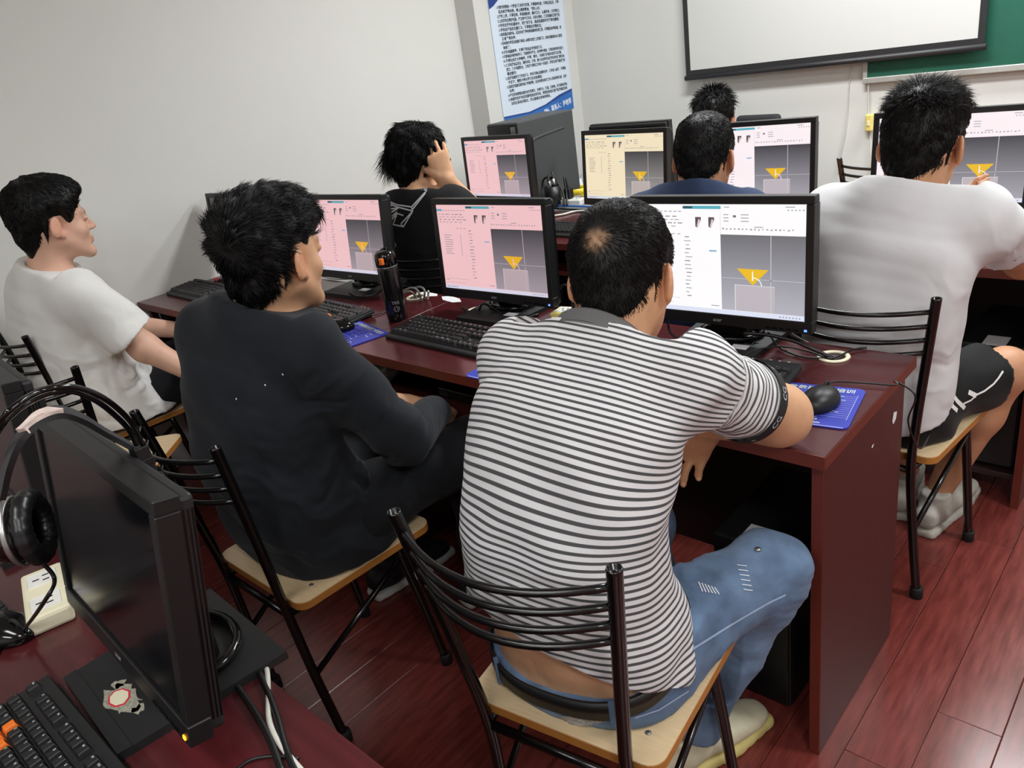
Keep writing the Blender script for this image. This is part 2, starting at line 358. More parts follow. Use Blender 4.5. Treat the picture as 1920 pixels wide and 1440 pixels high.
def table(x0, x1, y0, y1, m, label):
    t = thing('work_table', label, 'table', ((x0+x1)/2, (y0+y1)/2, 0)); w = (x1-x0)/2; d = (y1-y0)/2
    MB().box((-w, -d, .725), (w, d, .75), .002).build('table_top', m, t)
    for sx in (-1, 1):
        for sy in (-1, 1): MB().box((sx*(w-.04)-.02, sy*(d-.04)-.02, 0), (sx*(w-.04)+.02, sy*(d-.04)+.02, .725), .003).build('leg', BLKP2, t)
    return t
GREYT = mat('grey_table_laminate', (158, 158, 156), .5, var=.04)
table(-2.49, -1.51, 1.70, 2.64, GREYT, 'grey table behind the far row carrying papers and the tower computer')
table(-1.50, -.5, 1.70, 2.2, WOODT, 'light brown wooden table by the front wall with papers')
# ------------------------------------------------------------------ chairs
def make_chair(label, group):
    t = thing('metal_chair', label, 'chair', (0, 0, 0), 0, group)
    for s in (-1, 1):
        pts = bez([(s*.158, -.155, .0), (s*.145, -.175, .2), (s*.135, -.19, .40), (s*.147, -.207, .55), (s*.168, -.230, .73), (s*.184, -.248, .862)], 6)
        p = MB(); p.tube(pts, .0112, 12, cap=False); p.build('back_post', METB, t)
        MB().lathe([(.0, -.006), (.0088, -.006), (.0092, .003), (.0106, .0036), (.0116, .0012), (.0112, -.002)], (s*.184, -.248, .861), 12).build('tube_end', METB, t)
        f = MB(); f.tube(bez([(s*.178, .17, .0), (s*.168, .14, .22), (s*.16, .105, .425)], 4), .0115, 10); f.build('front_leg', METB, t)
        MB().lathe([(.0, 0), (.0155, 0), (.0155, .028), (.0135, .032), (0, .032)], (s*.178, .168, 0), 12).build('rubber_foot', RUB, t)
        MB().lathe([(.0, 0), (.0165, 0), (.0165, .028), (.0145, .032), (0, .032)], (s*.1575, -.156, 0), 12).build('rubber_foot', RUB, t)
        MB().tube([(s*.136, -.185, .40), (s*.16, .11, .405)], .009, 8).build('side_rail', METB, t)
        MB().tube([(s*.146, -.172, .22), (s*.166, .10, .37)], .0075, 8).build('side_brace', METB, t)
    for z, hw, y in ((.832, .180, -.244), (.797, .176, -.240), (.763, .172, -.236), (.730, .168, -.231)):
        pts = [(hw*q, y-.062*(1-q*q), z-.006*(1-q*q)) for q in [-1+i/8 for i in range(17)]]
        MB().tube(pts, .0060, 8).build('back_bar', METB, t)
    MB().tube([(-.137, -.188, .395), (.137, -.188, .395)], .009, 8).build('rear_rail', METB, t)
    MB().tube([(-.16, .108, .405), (.16, .108, .405)], .009, 8).build('front_rail', METB, t)
    out = []
    for (cx, cy, a0) in ((.155, -.15, -90), (.165, .175, 0), (-.165, .175, 90), (-.155, -.15, 180)):
        for i in range(6):
            a = math.radians(a0+18*i); out.append((cx+.03*math.cos(a), cy+.03*math.sin(a)))
    s_ = MB().prism(out, .4165, .434).build('seat', PLYE, t)
    MB().prism([(x*.996, y*.996) for x, y in out], .434, .4362).build('seat_veneer', PLY, s_)
    for sx in (-1, 1):
        for y in (-.12, .12): MB().lathe([(.0, 0), (.006, 0), (.004, .0015), (0, .0016)], (sx*.14, y, .436), 10).build('screw', STEEL, s_)
    return t
G = 'black metal chairs with wooden seats'
ch0 = make_chair('black metal chair with wooden seat under the man in the striped shirt', G)
CH = [(ch0, (-.262, -.345), 9), (None, (-1.09, -.40), 0, 'black metal chair with wooden seat under the man in the black sweater'),
      (None, (-.150, .815), -4, 'black metal chair with wooden seat at the desk end under the man in black shorts'),
      (None, (-2.53, -.30), 0, 'black metal chair by the left wall under the man in the white shirt'),
      (None, (-2.10, -.545), 45, 'empty black metal chair turned aside behind the headphones'),
      (None, (-1.80, .875), 0, 'black metal chair under the man with the printed black shirt'),
      (None, (-.75, .875), 0, 'black metal chair hidden under the man in the navy shirt'),
      (None, (-.65, 2.50), 0, 'black metal chair standing by the front wall behind the papers')]
for e in CH:
    o = e[0] or copy_tree(ch0); o.location = (e[1][0], e[1][1], 0); o.rotation_euler = (0, 0, math.radians(e[2]))
    if len(e) > 3: o['label'] = e[3]
# office chair behind the teacher
t = thing('office_chair', 'dark high-back office chair behind the head near the front wall', 'chair', (-1.50, 2.55, 0), math.radians(172))
fab = mat('chair_fabric', (40, 41, 43), .8, bump=.1)
b = MB(); b.box((-.13, -.28, .5), (.13, -.235, 1.0), .022, seg=4); b.build('backrest', fab, t)
b = MB(); b.box((-.23, -.22, .42), (.23, .2, .5), .03, seg=3); b.build('seat', fab, t)
MB().tube([(0, 0, .08), (0, 0, .42)], .025, 12).build('gas_column', METB, t); MB().tube([(0, -.15, .44), (0, -.29, .48), (0, -.29, .7)], .02, 8).build('back_support', METB, t)
for k in range(5):
    a = k*2*PI/5; MB().tube([(0, 0, .1), (.26*math.cos(a), .26*math.sin(a), .07)], [.022, .014], 8).build('base_arm', METB, t)
    MB().lathe([(0, 0), (.022, .0), (.026, .028), (.02, .055), (0, .056)], (.26*math.cos(a), .26*math.sin(a), 0), 12).build('caster', RUB, t)
# ------------------------------------------------------------------ monitors
MW, MH = .445, .303
def screen_mesh(tint, glow=1., dim=1.):
    """drafting program as coloured quads: (u0,v0,u1,v1,colour) on the unit screen"""
    rs = random.Random(3)
    w, h = MW-.035, MH-.046
    V = []; Fc = []; Cc = []
    def q(pts, cols, lay):
        n = len(V)
        for (u, v) in pts: V.append(((u-.5)*w, -.00012*lay, (v-.5)*h))
        Fc.append(tuple(range(n, n+len(pts)))); Cc.append(cols if isinstance(cols, list) else [cols]*len(pts))
    def c(rgb, k=1.):
        l_ = (max(lin(rgb))**.5)*.85+.15 if max(rgb)-min(rgb) < 20 else .5; l_ = 1 if min(rgb) > 250 else l_*.6
        return tuple(a*(1-l_+l_*b_)*k*glow for a, b_ in zip(lin(rgb), lin(tint)))
    Wt = (255, 255, 255)
    q([(0, 0), (1, 0), (1, 1), (0, 1)], c(Wt), 0)
    q([(0, 0), (1, 0), (1, .042), (0, .042)], c((222, 228, 246)), 1)
    q([(.0, .925), (.055, .925), (.055, .95), (0, .95)], c((110, 170, 200)), 1)
    q([(.30, .957), (.53, .957), (.53, .985), (.30, .985)], c((90, 175, 190)), 1)
    q([(.30, .962), (.36, .962), (.36, .98), (.30, .98)], c((50, 80, 90)), 2)
    top, bot = (c((112, 112, 117)), c((182, 182, 192))) if min(tint) > 250 else (c((66, 66, 72)), c((168, 168, 176)))
    q([(.525, .045), (1, .045), (1, .735), (.525, .735)], [bot, bot, top, top], 1)
    lt = c((224, 222, 226))
    q([(.605, .045), (.835, .045), (.835, .285), (.605, .285)], c((190, 184, 190)), 2)
    q([(.605, .283), (.835, .283), (.835, .288), (.605, .288)], lt, 3)
    q([(.605, .045), (.61, .045), (.61, .285), (.605, .285)], lt, 3)
    q([(.62, .435), (.71, .288), (.80, .435)], c((236, 190, 40)), 4)
    q([(.706, .33), (.714, .33), (.713, .415), (.707, .415)], c(Wt), 5)
    for i in range(6):
        a0, a1 = PI/2*i/6, PI/2*(i+1)/6; r0, r1 = .046, .051
        q([(.712+r0*math.cos(a0), .288+1.45*r0*math.sin(a0)), (.712+r1*math.cos(a0), .288+1.45*r1*math.sin(a0)), (.712+r1*math.cos(a1), .288+1.45*r1*math.sin(a1)), (.712+r0*math.cos(a1), .288+1.45*r0*math.sin(a1))], c(Wt), 6)
    q([(.811, .045), (.815, .045), (.815, .735), (.811, .735)], c((205, 205, 210)), 3)
    q([(.525, .342), (1, .342), (1, .346), (.525, .346)], c((205, 205, 210)), 3)
    q([(.806, .33), (.82, .33), (.82, .352), (.806, .352)], c((150, 150, 160)), 4)
    for cx in (.375, .455):
        q([(cx, .80), (cx+.012, .79), (cx+.035, .86), (cx+.035, .885), (cx, .885)], c((90, 80, 84)), 2)
        q([(cx+.008, .80), (cx+.02, .80), (cx+.03, .86), (cx+.02, .87)], c((225, 205, 205)), 3)
    q([(.525, .945), (.524, .735), (.527, .735), (.527, .945)], c((214, 214, 220)), 1)
    ink = c((120, 118, 126)); ink2 = c((165, 165, 172))
    def dash(u, v, l, k=ink, hh=.008): q([(u, v), (u+l, v), (u+l, v+hh), (u, v+hh)], k, 2)
    for i in range(8): dash(.06+i*.03, .93, .02, ink2)
    for r_ in range(4):
        u = .02
        while u < .27: l = rs.uniform(.012, .03); dash(u, .885-.03*r_, l, ink2 if r_ % 2 else ink); u += l+rs.uniform(.008, .025)
    for i in range(9): dash(.05, .64-.027*i, rs.uniform(.05, .09), ink2)
    for i in range(10): dash(.215, .64-.025*i, .006, ink, .012)
    for i in range(3): dash(.19+.035*i, .725, .018, ink2)
    for i in range(16): dash(.30+rs.uniform(0, .01), .70-.037*i, rs.uniform(.02, .045), ink2 if i % 3 else ink)
    q([(.455, .575), (.50, .575), (.50, .592), (.455, .592)], c((150, 190, 215)), 2)
    dash(.02, .12, .24, ink2, .003); dash(.02, .075, .2, ink2, .003); dash(.02, .10, .03, ink2); dash(.46, .07, .05, ink2)
    for i in range(6): dash(.545+.0*i, .905-.028*(i % 3), .03, ink2) if i < 3 else dash(.645, .905-.028*(i % 3), .045, ink2)
    dash(.60, .885, .018, ink, .02)
    for i in range(18): dash(.535+i*.023, .775+rs.uniform(0, .006), rs.uniform(.006, .014), ink2, .012)
    for i in range(5): dash(.90+i*.02, .945, .009, ink2, .01)
    dash(.89, .972, .05, ink2); dash(.55, .97, .03, ink2); dash(.72, .80, .05, ink2)
    for i in range(6): dash(.02+i*.02, .015, .01, c((120, 150, 190)), .014)
    for i in range(7): dash(.86+i*.018, .015, .008, c((150, 160, 180)), .012)
    me = bpy.data.meshes.new('screen'); me.from_pydata(V, [], Fc); me.update()
    a = me.color_attributes.new('col', 'FLOAT_COLOR', 'CORNER'); i = 0
    for cols in Cc:
        for k in cols: a.data[i].color = (*k, 1); i += 1
    return me
SCACHE = {}
def monitor(cx, cy, cz, yaw, tilt, label, mode, cat='monitor', group='black desktop monitors', base_z=.75, marks=True, led=LEDB, offm=None):
    rz = yaw
    bx, by = cx-math.sin(yaw)*.055, cy+math.cos(yaw)*.055
    t = thing('monitor', label, cat, (bx, by, base_z), rz, group)
    hz = cz-base_z; hd = T_((0, -.055, hz)) @ Matrix.Rotation(-tilt, 4, 'X')
    w, h = MW/2, MH/2
    fr = MB()
    for lo, hi in (((-w, -.0, h-.018), (w, .028, h)), ((-w, 0, -h), (w, .028, -h+.028)), ((-w, 0, -h+.028), (-w+.0175, .028, h-.018)), ((w-.0175, 0, -h+.028), (w, .028, h-.018))): fr.box(lo, hi, .0015, hd, 1)
    bez_o = fr.build('bezel', BLKP, t)
    bk = MB(); bk.box((-w+.004, .027, -h+.004), (w-.004, .045, h-.004), .006, hd); bk.box((-w*.72, .044, -h*.75), (w*.72, .068, h*.7), .012, hd)
    back = bk.build('back_housing', BLKP2, t)
    vs = MB()
    for i in range(12): vs.box((-w+.05, .0455, h-.022-i*.006), (w-.05, .0468, h-.0195-i*.006), 0, hd)
    vs.build('vent_slots', GLOSS, back)
    s1 = MB(); 
    for i in range(3): s1.box((w-.0041, .030+i*.005, -h+.02), (w-.0033, .032+i*.005, h-.02), 0, hd)
    s1.build('side_groove', GLOSS, back)
    sc = hd @ T_((0, .004, .005))
    if mode == 'off':
        sm = MB(); a, c_ = w-.0175, h-.023; sm.add([sc @ Vector(p) for p in ((-a, 0, -c_), (a, 0, -c_), (a, 0, c_), (-a, 0, c_))], [(0, 1, 2, 3)]); sm.build('screen', offm or OFFSCR, t)
    else:
        if mode not in SCACHE: SCACHE[mode] = screen_mesh(*mode)
        me = SCACHE[mode]; o = link('screen', me, SCREEN, t); o.matrix_local = sc
    if marks:
        add_text('brand_lettering', 'acer', .0125, mat('badge_grey', (150, 152, 156), .4), bez_o, hd @ frame((0, -.0006, -h+.0135), (1, 0, 0), (0, 0, 1)), bold=.0002)
    bt = MB()
    for i in range(5): bt.box((w-.105+i*.016, -.0012, -h+.006), (w-.094+i*.016, .0005, -h+.0095), 0, hd)
    bt.build('menu_buttons', GLOSS, bez_o)
    MB().box((w-.017, -.0012, -h+.006), (w-.011, .0005, -h+.0105), 0, hd).build('power_light', led, bez_o)
    # stand
    bp = MB(); bp.prism([(-.105, -.136), (.105, -.136), (.12, .09), (-.12, .09)], 0, .012); bp.prism([(-.105, -.136), (.105, -.136), (.107, -.118), (-.107, -.118)], .012, .0135)
    base = bp.build('base_plate', BLKP2, t)
    nk = MB(); nk.box((-.05, -.005, .012), (.05, .03, hz-.02), .008); nk.build('neck', BLKP, t)
    rg = MB(); rg.tube([(.075*math.cos(a), .012+.055*math.sin(a), .02) for a in [2*PI*i/28 for i in range(28)]], .007, 8, closed=True); rg.build('swivel_ring', GLOSS, base)
    if marks:
        st = MB(); st.box((.035, -.075, .0122), (.075, -.05, .0132)); st.build('paper_sticker', PAPER, base)
        add_text('base_lettering', 'acer', .03, GLOSS, base, frame((.06, -.03, .0127), (1, 0, 0), (0, 1, 0)), bold=.0006)
    return t
R_ = math.radians
PINK = (243, 196, 200); CRM = (246, 230, 196); WHT = (255, 252, 253); LAV = (252, 240, 244)
monitor(-.409, .391, .962, R_(2.5), R_(2), 'lit monitor with a white drawing program right in front of the striped shirt man', (WHT, 1.05))
monitor(-1.139, .390, .950, R_(1.8), R_(4), 'lit pink-tinted monitor between the black thermos bottle and the striped shirt man', (PINK, 1.0))
monitor(-1.894, .425, .950, R_(1.8), R_(7), 'lit pink-tinted monitor behind the face of the black sweater man', (PINK, .98))
monitor(-2.567, .378, .962, R_(.4), R_(6), 'switched-off monitor with glare painted on its screen against the left wall behind the black sweater man', 'off', offm=OFFSCR2)
monitor(-2.137, 1.50, .985, R_(-3), R_(2), 'lit pink monitor in front of the tower computer in the far row', (PINK, 1.0))
monitor(-1.408, 1.476, .982, R_(-6), R_(5), 'lit cream-tinted monitor left of the navy shirt man', (CRM, 1.0))
monitor(-.845, 1.46, .985, R_(4), R_(2), 'lit white monitor right of the navy shirt man', (LAV, 1.05))
monitor(-.215, 1.47, .985, R_(1), R_(4), 'lit monitor partly hidden by the white shirt man at right', (LAV, 1.05))
NM = monitor(-.533, -.978, .952, R_(-2.7), R_(10), 'large switched-off black monitor in the near foreground with headphones hung on it', 'off', led=LEDO)
monitor(-1.17, -.925, .952, R_(-4), R_(6), 'switched-off black monitor cut off at the left frame edge behind the headphones', 'off')
monitor(-1.68, 1.97, .955, R_(178), R_(3), 'monitor seen from behind with vent slots near the front wall', 'off')
# torn sticker on the near base
base = [c for c in NM.children if c.name.startswith('base_plate')][0]
for c in list(base.children):
    if c.name.startswith(('paper_sticker', 'base_lettering')): bpy.data.objects.remove(c)
rs = random.Random(4)
def blob(cx, cy, rx, ry, n, j, seed):
    r2 = random.Random(seed); return [(cx+rx*math.cos(2*PI*i/n)*(1+r2.uniform(-j, j)), cy+ry*math.sin(2*PI*i/n)*(1+r2.uniform(-j, j))) for i in range(n)]
glue = mat('torn_paper_glue', (150, 148, 132), .8, var=.35, scale=300)
MB().prism(blob(.012, -.096, .036, .019, 26, .28, 5), .0121, .0126).build('torn_label', glue, base)
for px, rr in ((-.034, .009), (.038, .008)): MB().prism(blob(px+.012, -.09, rr, rr, 12, .4, int(rr*1e4)), .0121, .0126).build('torn_label', glue, base)
MB().prism(blob(.006, -.098, .019, .0145, 8, .05, 2), .0127, .0130).build('red_label', REDM, base)
MB().prism(blob(.006, -.098, .016, .012, 8, .05, 2), .0131, .0134).build('label_face', CREAM, base)
# ------------------------------------------------------------------ keyboards
U = .019
KEYME = {}
def key_mesh(wu, hu):
    k = (wu, hu)
    if k not in KEYME:
        w, d = wu*U-.0012, hu*U-.0012; b = MB(); h = .0085; i = .0032
        lo = [(-w/2, -d/2, 0), (w/2, -d/2, 0), (w/2, d/2, 0), (-w/2, d/2, 0)]
        md = [(-w/2+i*.85, -d/2+i*.7, h*.88), (w/2-i*.85, -d/2+i*.7, h*.88), (w/2-i*.85, d/2-i*.6, h*.88), (-w/2+i*.85, d/2-i*.6, h*.88)]
        hi = [(-w/2+i*1.15, -d/2+i, h), (w/2-i*1.15, -d/2+i, h), (w/2-i*1.15, d/2-i*.8, h), (-w/2+i*1.15, d/2-i*.8, h)]
        b.add(lo+md+hi, [(3, 2, 1, 0), (0, 1, 5, 4), (1, 2, 6, 5), (2, 3, 7, 6), (3, 0, 4, 7), (4, 5, 9, 8), (5, 6, 10, 9), (6, 7, 11, 10), (7, 4, 8, 11), (8, 9, 10, 11)])
        KEYME[k] = b.mesh('key'); KEYME[k].materials.append(KEYM)
    return KEYME[k]
def layout():
    K = []
    def row(y, items, x=0.):
        for it in items:
            if isinstance(it, (int, float)): x += it
            else:
                n, w = it[0], it[1]; K.append((x+w/2, y, w, 1, n)); x += w
    ch = lambda s: [(c, 1) for c in s]
    row(5.6, [('Esc', 1), 1]+[('F%d' % i, 1) for i in range(1, 5)]+[.5]+[('F%d' % i, 1) for i in range(5, 9)]+[.5]+[('F%d' % i, 1) for i in range(9, 13)]+[.25, ('Pr', 1), ('Sc', 1), ('Pa', 1)])
    row(4.3, ch('`1234567890-=')+[('Bk', 2), .25, ('In', 1), ('Hm', 1), ('Pu', 1), .25, ('Nm', 1), ('/', 1), ('*', 1), ('-', 1)])
    row(3.3, [('Tab', 1.5)]+ch('QWERTYUIOP[]')+[('\\', 1.5), .25, ('De', 1), ('En', 1), ('Pd', 1), .25, ('7', 1), ('8', 1), ('9', 1)])
    row(2.3, [('Caps', 1.75)]+ch("ASDFGHJKL;'")+[('Enter', 2.25), 3.5, ('4', 1), ('5', 1), ('6', 1)])
    row(1.3, [('Shift', 2.25)]+ch('ZXCVBNM,./')+[('Shift', 2.75), 1.25, ('^', 1), 1.25, ('1', 1), ('2', 1), ('3', 1)])
    row(.3, [('Ctrl', 1.25), ('Win', 1.25), ('Alt', 1.25), ('', 6.25), ('Alt', 1.25), ('Win', 1.25), ('Mn', 1.25), ('Ctrl', 1.25), .25, ('<', 1), ('v', 1), ('>', 1), .25, ('0', 2), ('.', 1)])
    K.append((22, 2.8, 1, 2, '+')); K.append((22, .8, 1, 2, 'Ent'))
    return K
LAY = layout()
warm(sorted({(k[4], .0048 if len(k[4]) < 2 else .0038, 'CENTER', .0001) for k in LAY if k[4] and len(k[4]) < 4}))
def keyboard(x, y, yaw, label, orange=(), legends=0, joined=False, z=.7535):
    t = thing('keyboard', label, 'keyboard', (x, y, z), yaw, 'black computer keyboards')
    t.rotation_euler = (R_(4), 0, yaw)
    w = .226
    b = MB(); b.box((-w+.004, -.082, .0), (w-.004, .074, .014), .005); b.box((-w+.006, -.064, .0135), (w-.006, .072, .0165), .001); b.build('keyboard_body', BLKP2, t)
    ft = MB(); 
    for sx in (-1, 1): ft.box((sx*.19-.012, .055, -.009), (sx*.19+.012, .072, .002), .002)
    ft.build('foot', RUB, t)
    allk = MB()
    for (kx, ky, kw, kh, n) in LAY:
        px, py = (kx-11.25)*U, (ky-3.1)*U*1.0-.0
        if joined:
            me = key_mesh(kw, kh); allk.add([v.co+Vector((px, py+.002, .0165)) for v in me.vertices], [tuple(p.vertices) for p in me.polygons]); continue
        o = link('key', key_mesh(kw, kh), None, t, (px, py+.002, .0165))
        if n in orange and (n != '<' or True):
            o.data = key_mesh(kw, kh).copy(); o.data.materials.clear(); o.data.materials.append(ORG); o['label'] = 'orange key'
        elif legends and n and len(n) < 4:
            add_text('legend', n, .0048 if len(n) < 2 else .0038, LEGM, o, frame((-.0028, .0032, .0086), (1, 0, 0), (0, 1, 0)) @ Matrix.Diagonal((legends, legends, 1, 1)), bold=.0001)
    if joined: tag(allk.build('keys', KEYM, t), kind='stuff')
    b = MB()
    for i in range(3): b.box((.15+i*.02, .0705, .0165), (.156+i*.02, .0725, .0169))
    b.build('indicator_light', LEGM, t)
    return t
keyboard(-.392, .235, R_(3), 'black keyboard at the right end of the middle desk beside the blue mouse pad', legends=1.5)
keyboard(-1.125, .185, R_(-2), 'black keyboard with worn white legends beside the black thermos bottle', legends=1.7)
keyboard(-1.79, .19, R_(-4), 'black keyboard with orange arrow keys behind the black sweater man', orange=('^', '<', 'v', '>'))
keyboard(-2.585, .185, R_(-2), 'black keyboard on the middle desk by the left wall')
keyboard(-.432, -1.138, R_(0), 'black keyboard with orange letter keys in the bottom left foreground', orange=('W', 'A', 'S', 'D'), legends=1)
keyboard(-1.60, 1.33, R_(0), 'black keyboard on the far row desk left of the striped man head', joined=True)
keyboard(-1.12, -1.13, R_(2), 'black keyboard cut off at the left frame edge on the near desk', joined=True)
# ------------------------------------------------------------------ mice, pads
def mouse(x, y, yaw, label, gloss=False, z=.7535, s=1., cable=None):
    t = thing('computer_mouse', label, 'mouse', (x, y, z), yaw, 'black computer mice')
    bm = bmesh.new(); bmesh.ops.create_uvsphere(bm, u_segments=28, v_segments=16, radius=1)
    for v in bm.verts:
        p = v.co.copy(); y_ = p.y*.054; wd_ = .031*(1+.12*math.cos(p.y*2.2)) ; zz = max(p.z, -.25)
        v.co = Vector((p.x*wd_*s, y_*s, (.009+zz*.028*(1-.18*p.y))*s if zz > -.25 else 0.001))
    m = GLOSS if gloss else BLKP
    b = MB(); b.bm(bm, None, True); body = b.build('mouse_body', m, t)
    MB().tube([Vector((.0035*math.cos(a), .030+.0095*math.sin(a)*1.3, .0315+.0095*math.cos(a)*0)) if False else Vector((0, .029+.009*math.sin(a), .0265+.009*math.cos(a))) for a in [2*PI*i/16 for i in range(16)]], .003, 8, closed=True).build('scroll_wheel', RUB, t)
    sm = MB(); sm.tube(bez([(0, .052, .017), (0, .044, .0262), (0, .03, .0318), (0, .012, .0362)], 5), .0007, 5); sm.build('button_seam', RUB, body)
    if cable:
        M = Rz(-yaw) @ T_((-x, -y, -z)); pts = [(0, .05, .01)]+[M @ Vector(p) for p in cable]
        MB().tube(bez(pts, 8), .0019, 6).build('mouse_cable', CABB, t)
    return t
def pad(x, y, yaw, label, full=False):
    t = thing('mouse_pad', label, 'mouse pad', (x, y, .7502), yaw, 'blue printed mouse pads')
    w, h, r = .11, .09, .015; out = []
    for (sx, sy, a0) in ((1, -1, -90), (1, 1, 0), (-1, 1, 90), (-1, -1, 180)):
        for i in range(6): a = R_(a0+18*i); out.append((sx*(w-r)+r*math.cos(a), sy*(h-r)+r*math.sin(a)))
    MB().prism(out, 0, .0028).build('pad_cloth', PADB, t)
    pr_ = MB(); z = .00285
    def rect(a, b_, c, d): pr_.quad((a, b_, z), (c, b_, z), (c, d, z), (a, d, z))
    th = .0007
    for xx in (-.1, -.045, .018, .045, .1): rect(xx, -.055, xx+th, .058)
    for i in range(14): yy = -.055+i*.0087; rect(-.1, yy, -.045 if i % 2 else .018, yy+th*.8); rect(.045, yy, .1, yy+th*.8)
    rect(-.1, -.055, .1, -.0543); rect(-.1, .058, .1, .0587)
    rr = random.Random(9)
    for i in range(26):
        xx = rr.choice((-.09, -.035, .025, .055))+rr.uniform(0, .01); yy = rr.uniform(-.05, .052); rect(xx, yy, xx+rr.uniform(.008, .02), yy+.0022)
    pr_.build('pad_table_print', PADW, t)
    tx = MB()
    for s, sz, yy, xx, al in (('上海威数数控技术培训', .0185, .072, 0, 'CENTER'), ('021-06010199', .0105, -.064, .02, 'CENTER'), ('www.shanwsoi.com', .0095, -.0765, .02, 'CENTER')):
        add_text('', s, sz, None, None, frame((xx, yy, z+.0001), (1, 0, 0), (0, 1, 0)), al, .0003, merge=tx)
    tag(tx.build('pad_lettering', PADG, t), kind='stuff')
    st = MB()
    for i in range(54): xx = -.098+i*.0037; st.add([(xx, -.0885, z), (xx+.002, -.0885, z), (xx+.0032, -.0855, z), (xx+.0012, -.0855, z)], [(0, 1, 2, 3)])
    st.build('pad_stitching', PADW, t)
    return t
pad(-.125, .182, R_(9), 'blue printed mouse pad at the right corner of the middle desk')
pad(-1.495, .081, R_(-12), 'blue printed mouse pad beside the black thermos bottle')
pad(-.79, .088, R_(0), 'blue printed mouse pad half hidden by the striped shirt man')
pad(-.56, 1.40, R_(-5), 'blue printed mouse pad on the far desk left of the right white shirt man')
p = onz(1540, 748, .765)
mouse(p.x, p.y, R_(4), 'matte black mouse on the blue pad at the right corner of the middle desk', cable=[onz(1560, 716, .757), onz(1620, 718, .757), onz(1680, 722, .756), Vector((.006, .34, .757)), onz(1716, 742, .74), Vector((.03, .36, .66)), Vector((.035, .44, .56)), onz(1745, 812, .47), onz(1738, 830, .445), onz(1700, 826, .45)])
p = onz(634, 613, .765)
mouse(p.x, p.y, R_(-52), 'glossy black mouse on the blue pad beside the thermos bottle', True, cable=[onz(665, 598, .757), onz(690, 594, .754), onz(720, 585, .754), onz(740, 570, .754)])
p = onz(955, 685, .765); mouse(p.x, p.y, R_(-20), 'glossy black mouse peeking out left of the striped shirt man', True)
p = onz(1549, 438, .765); mouse(p.x, p.y, R_(0), 'black mouse on the far desk left of the right white shirt man', True, cable=[onz(1560, 412, .757), onz(1545, 405, .757), onz(1520, 404, .757)])
p = onz(10, 1178, .765); mouse(p.x, p.y, R_(-70), 'glossy black mouse cut off at the left frame edge by the socket strip', True, z=.7505, cable=None)
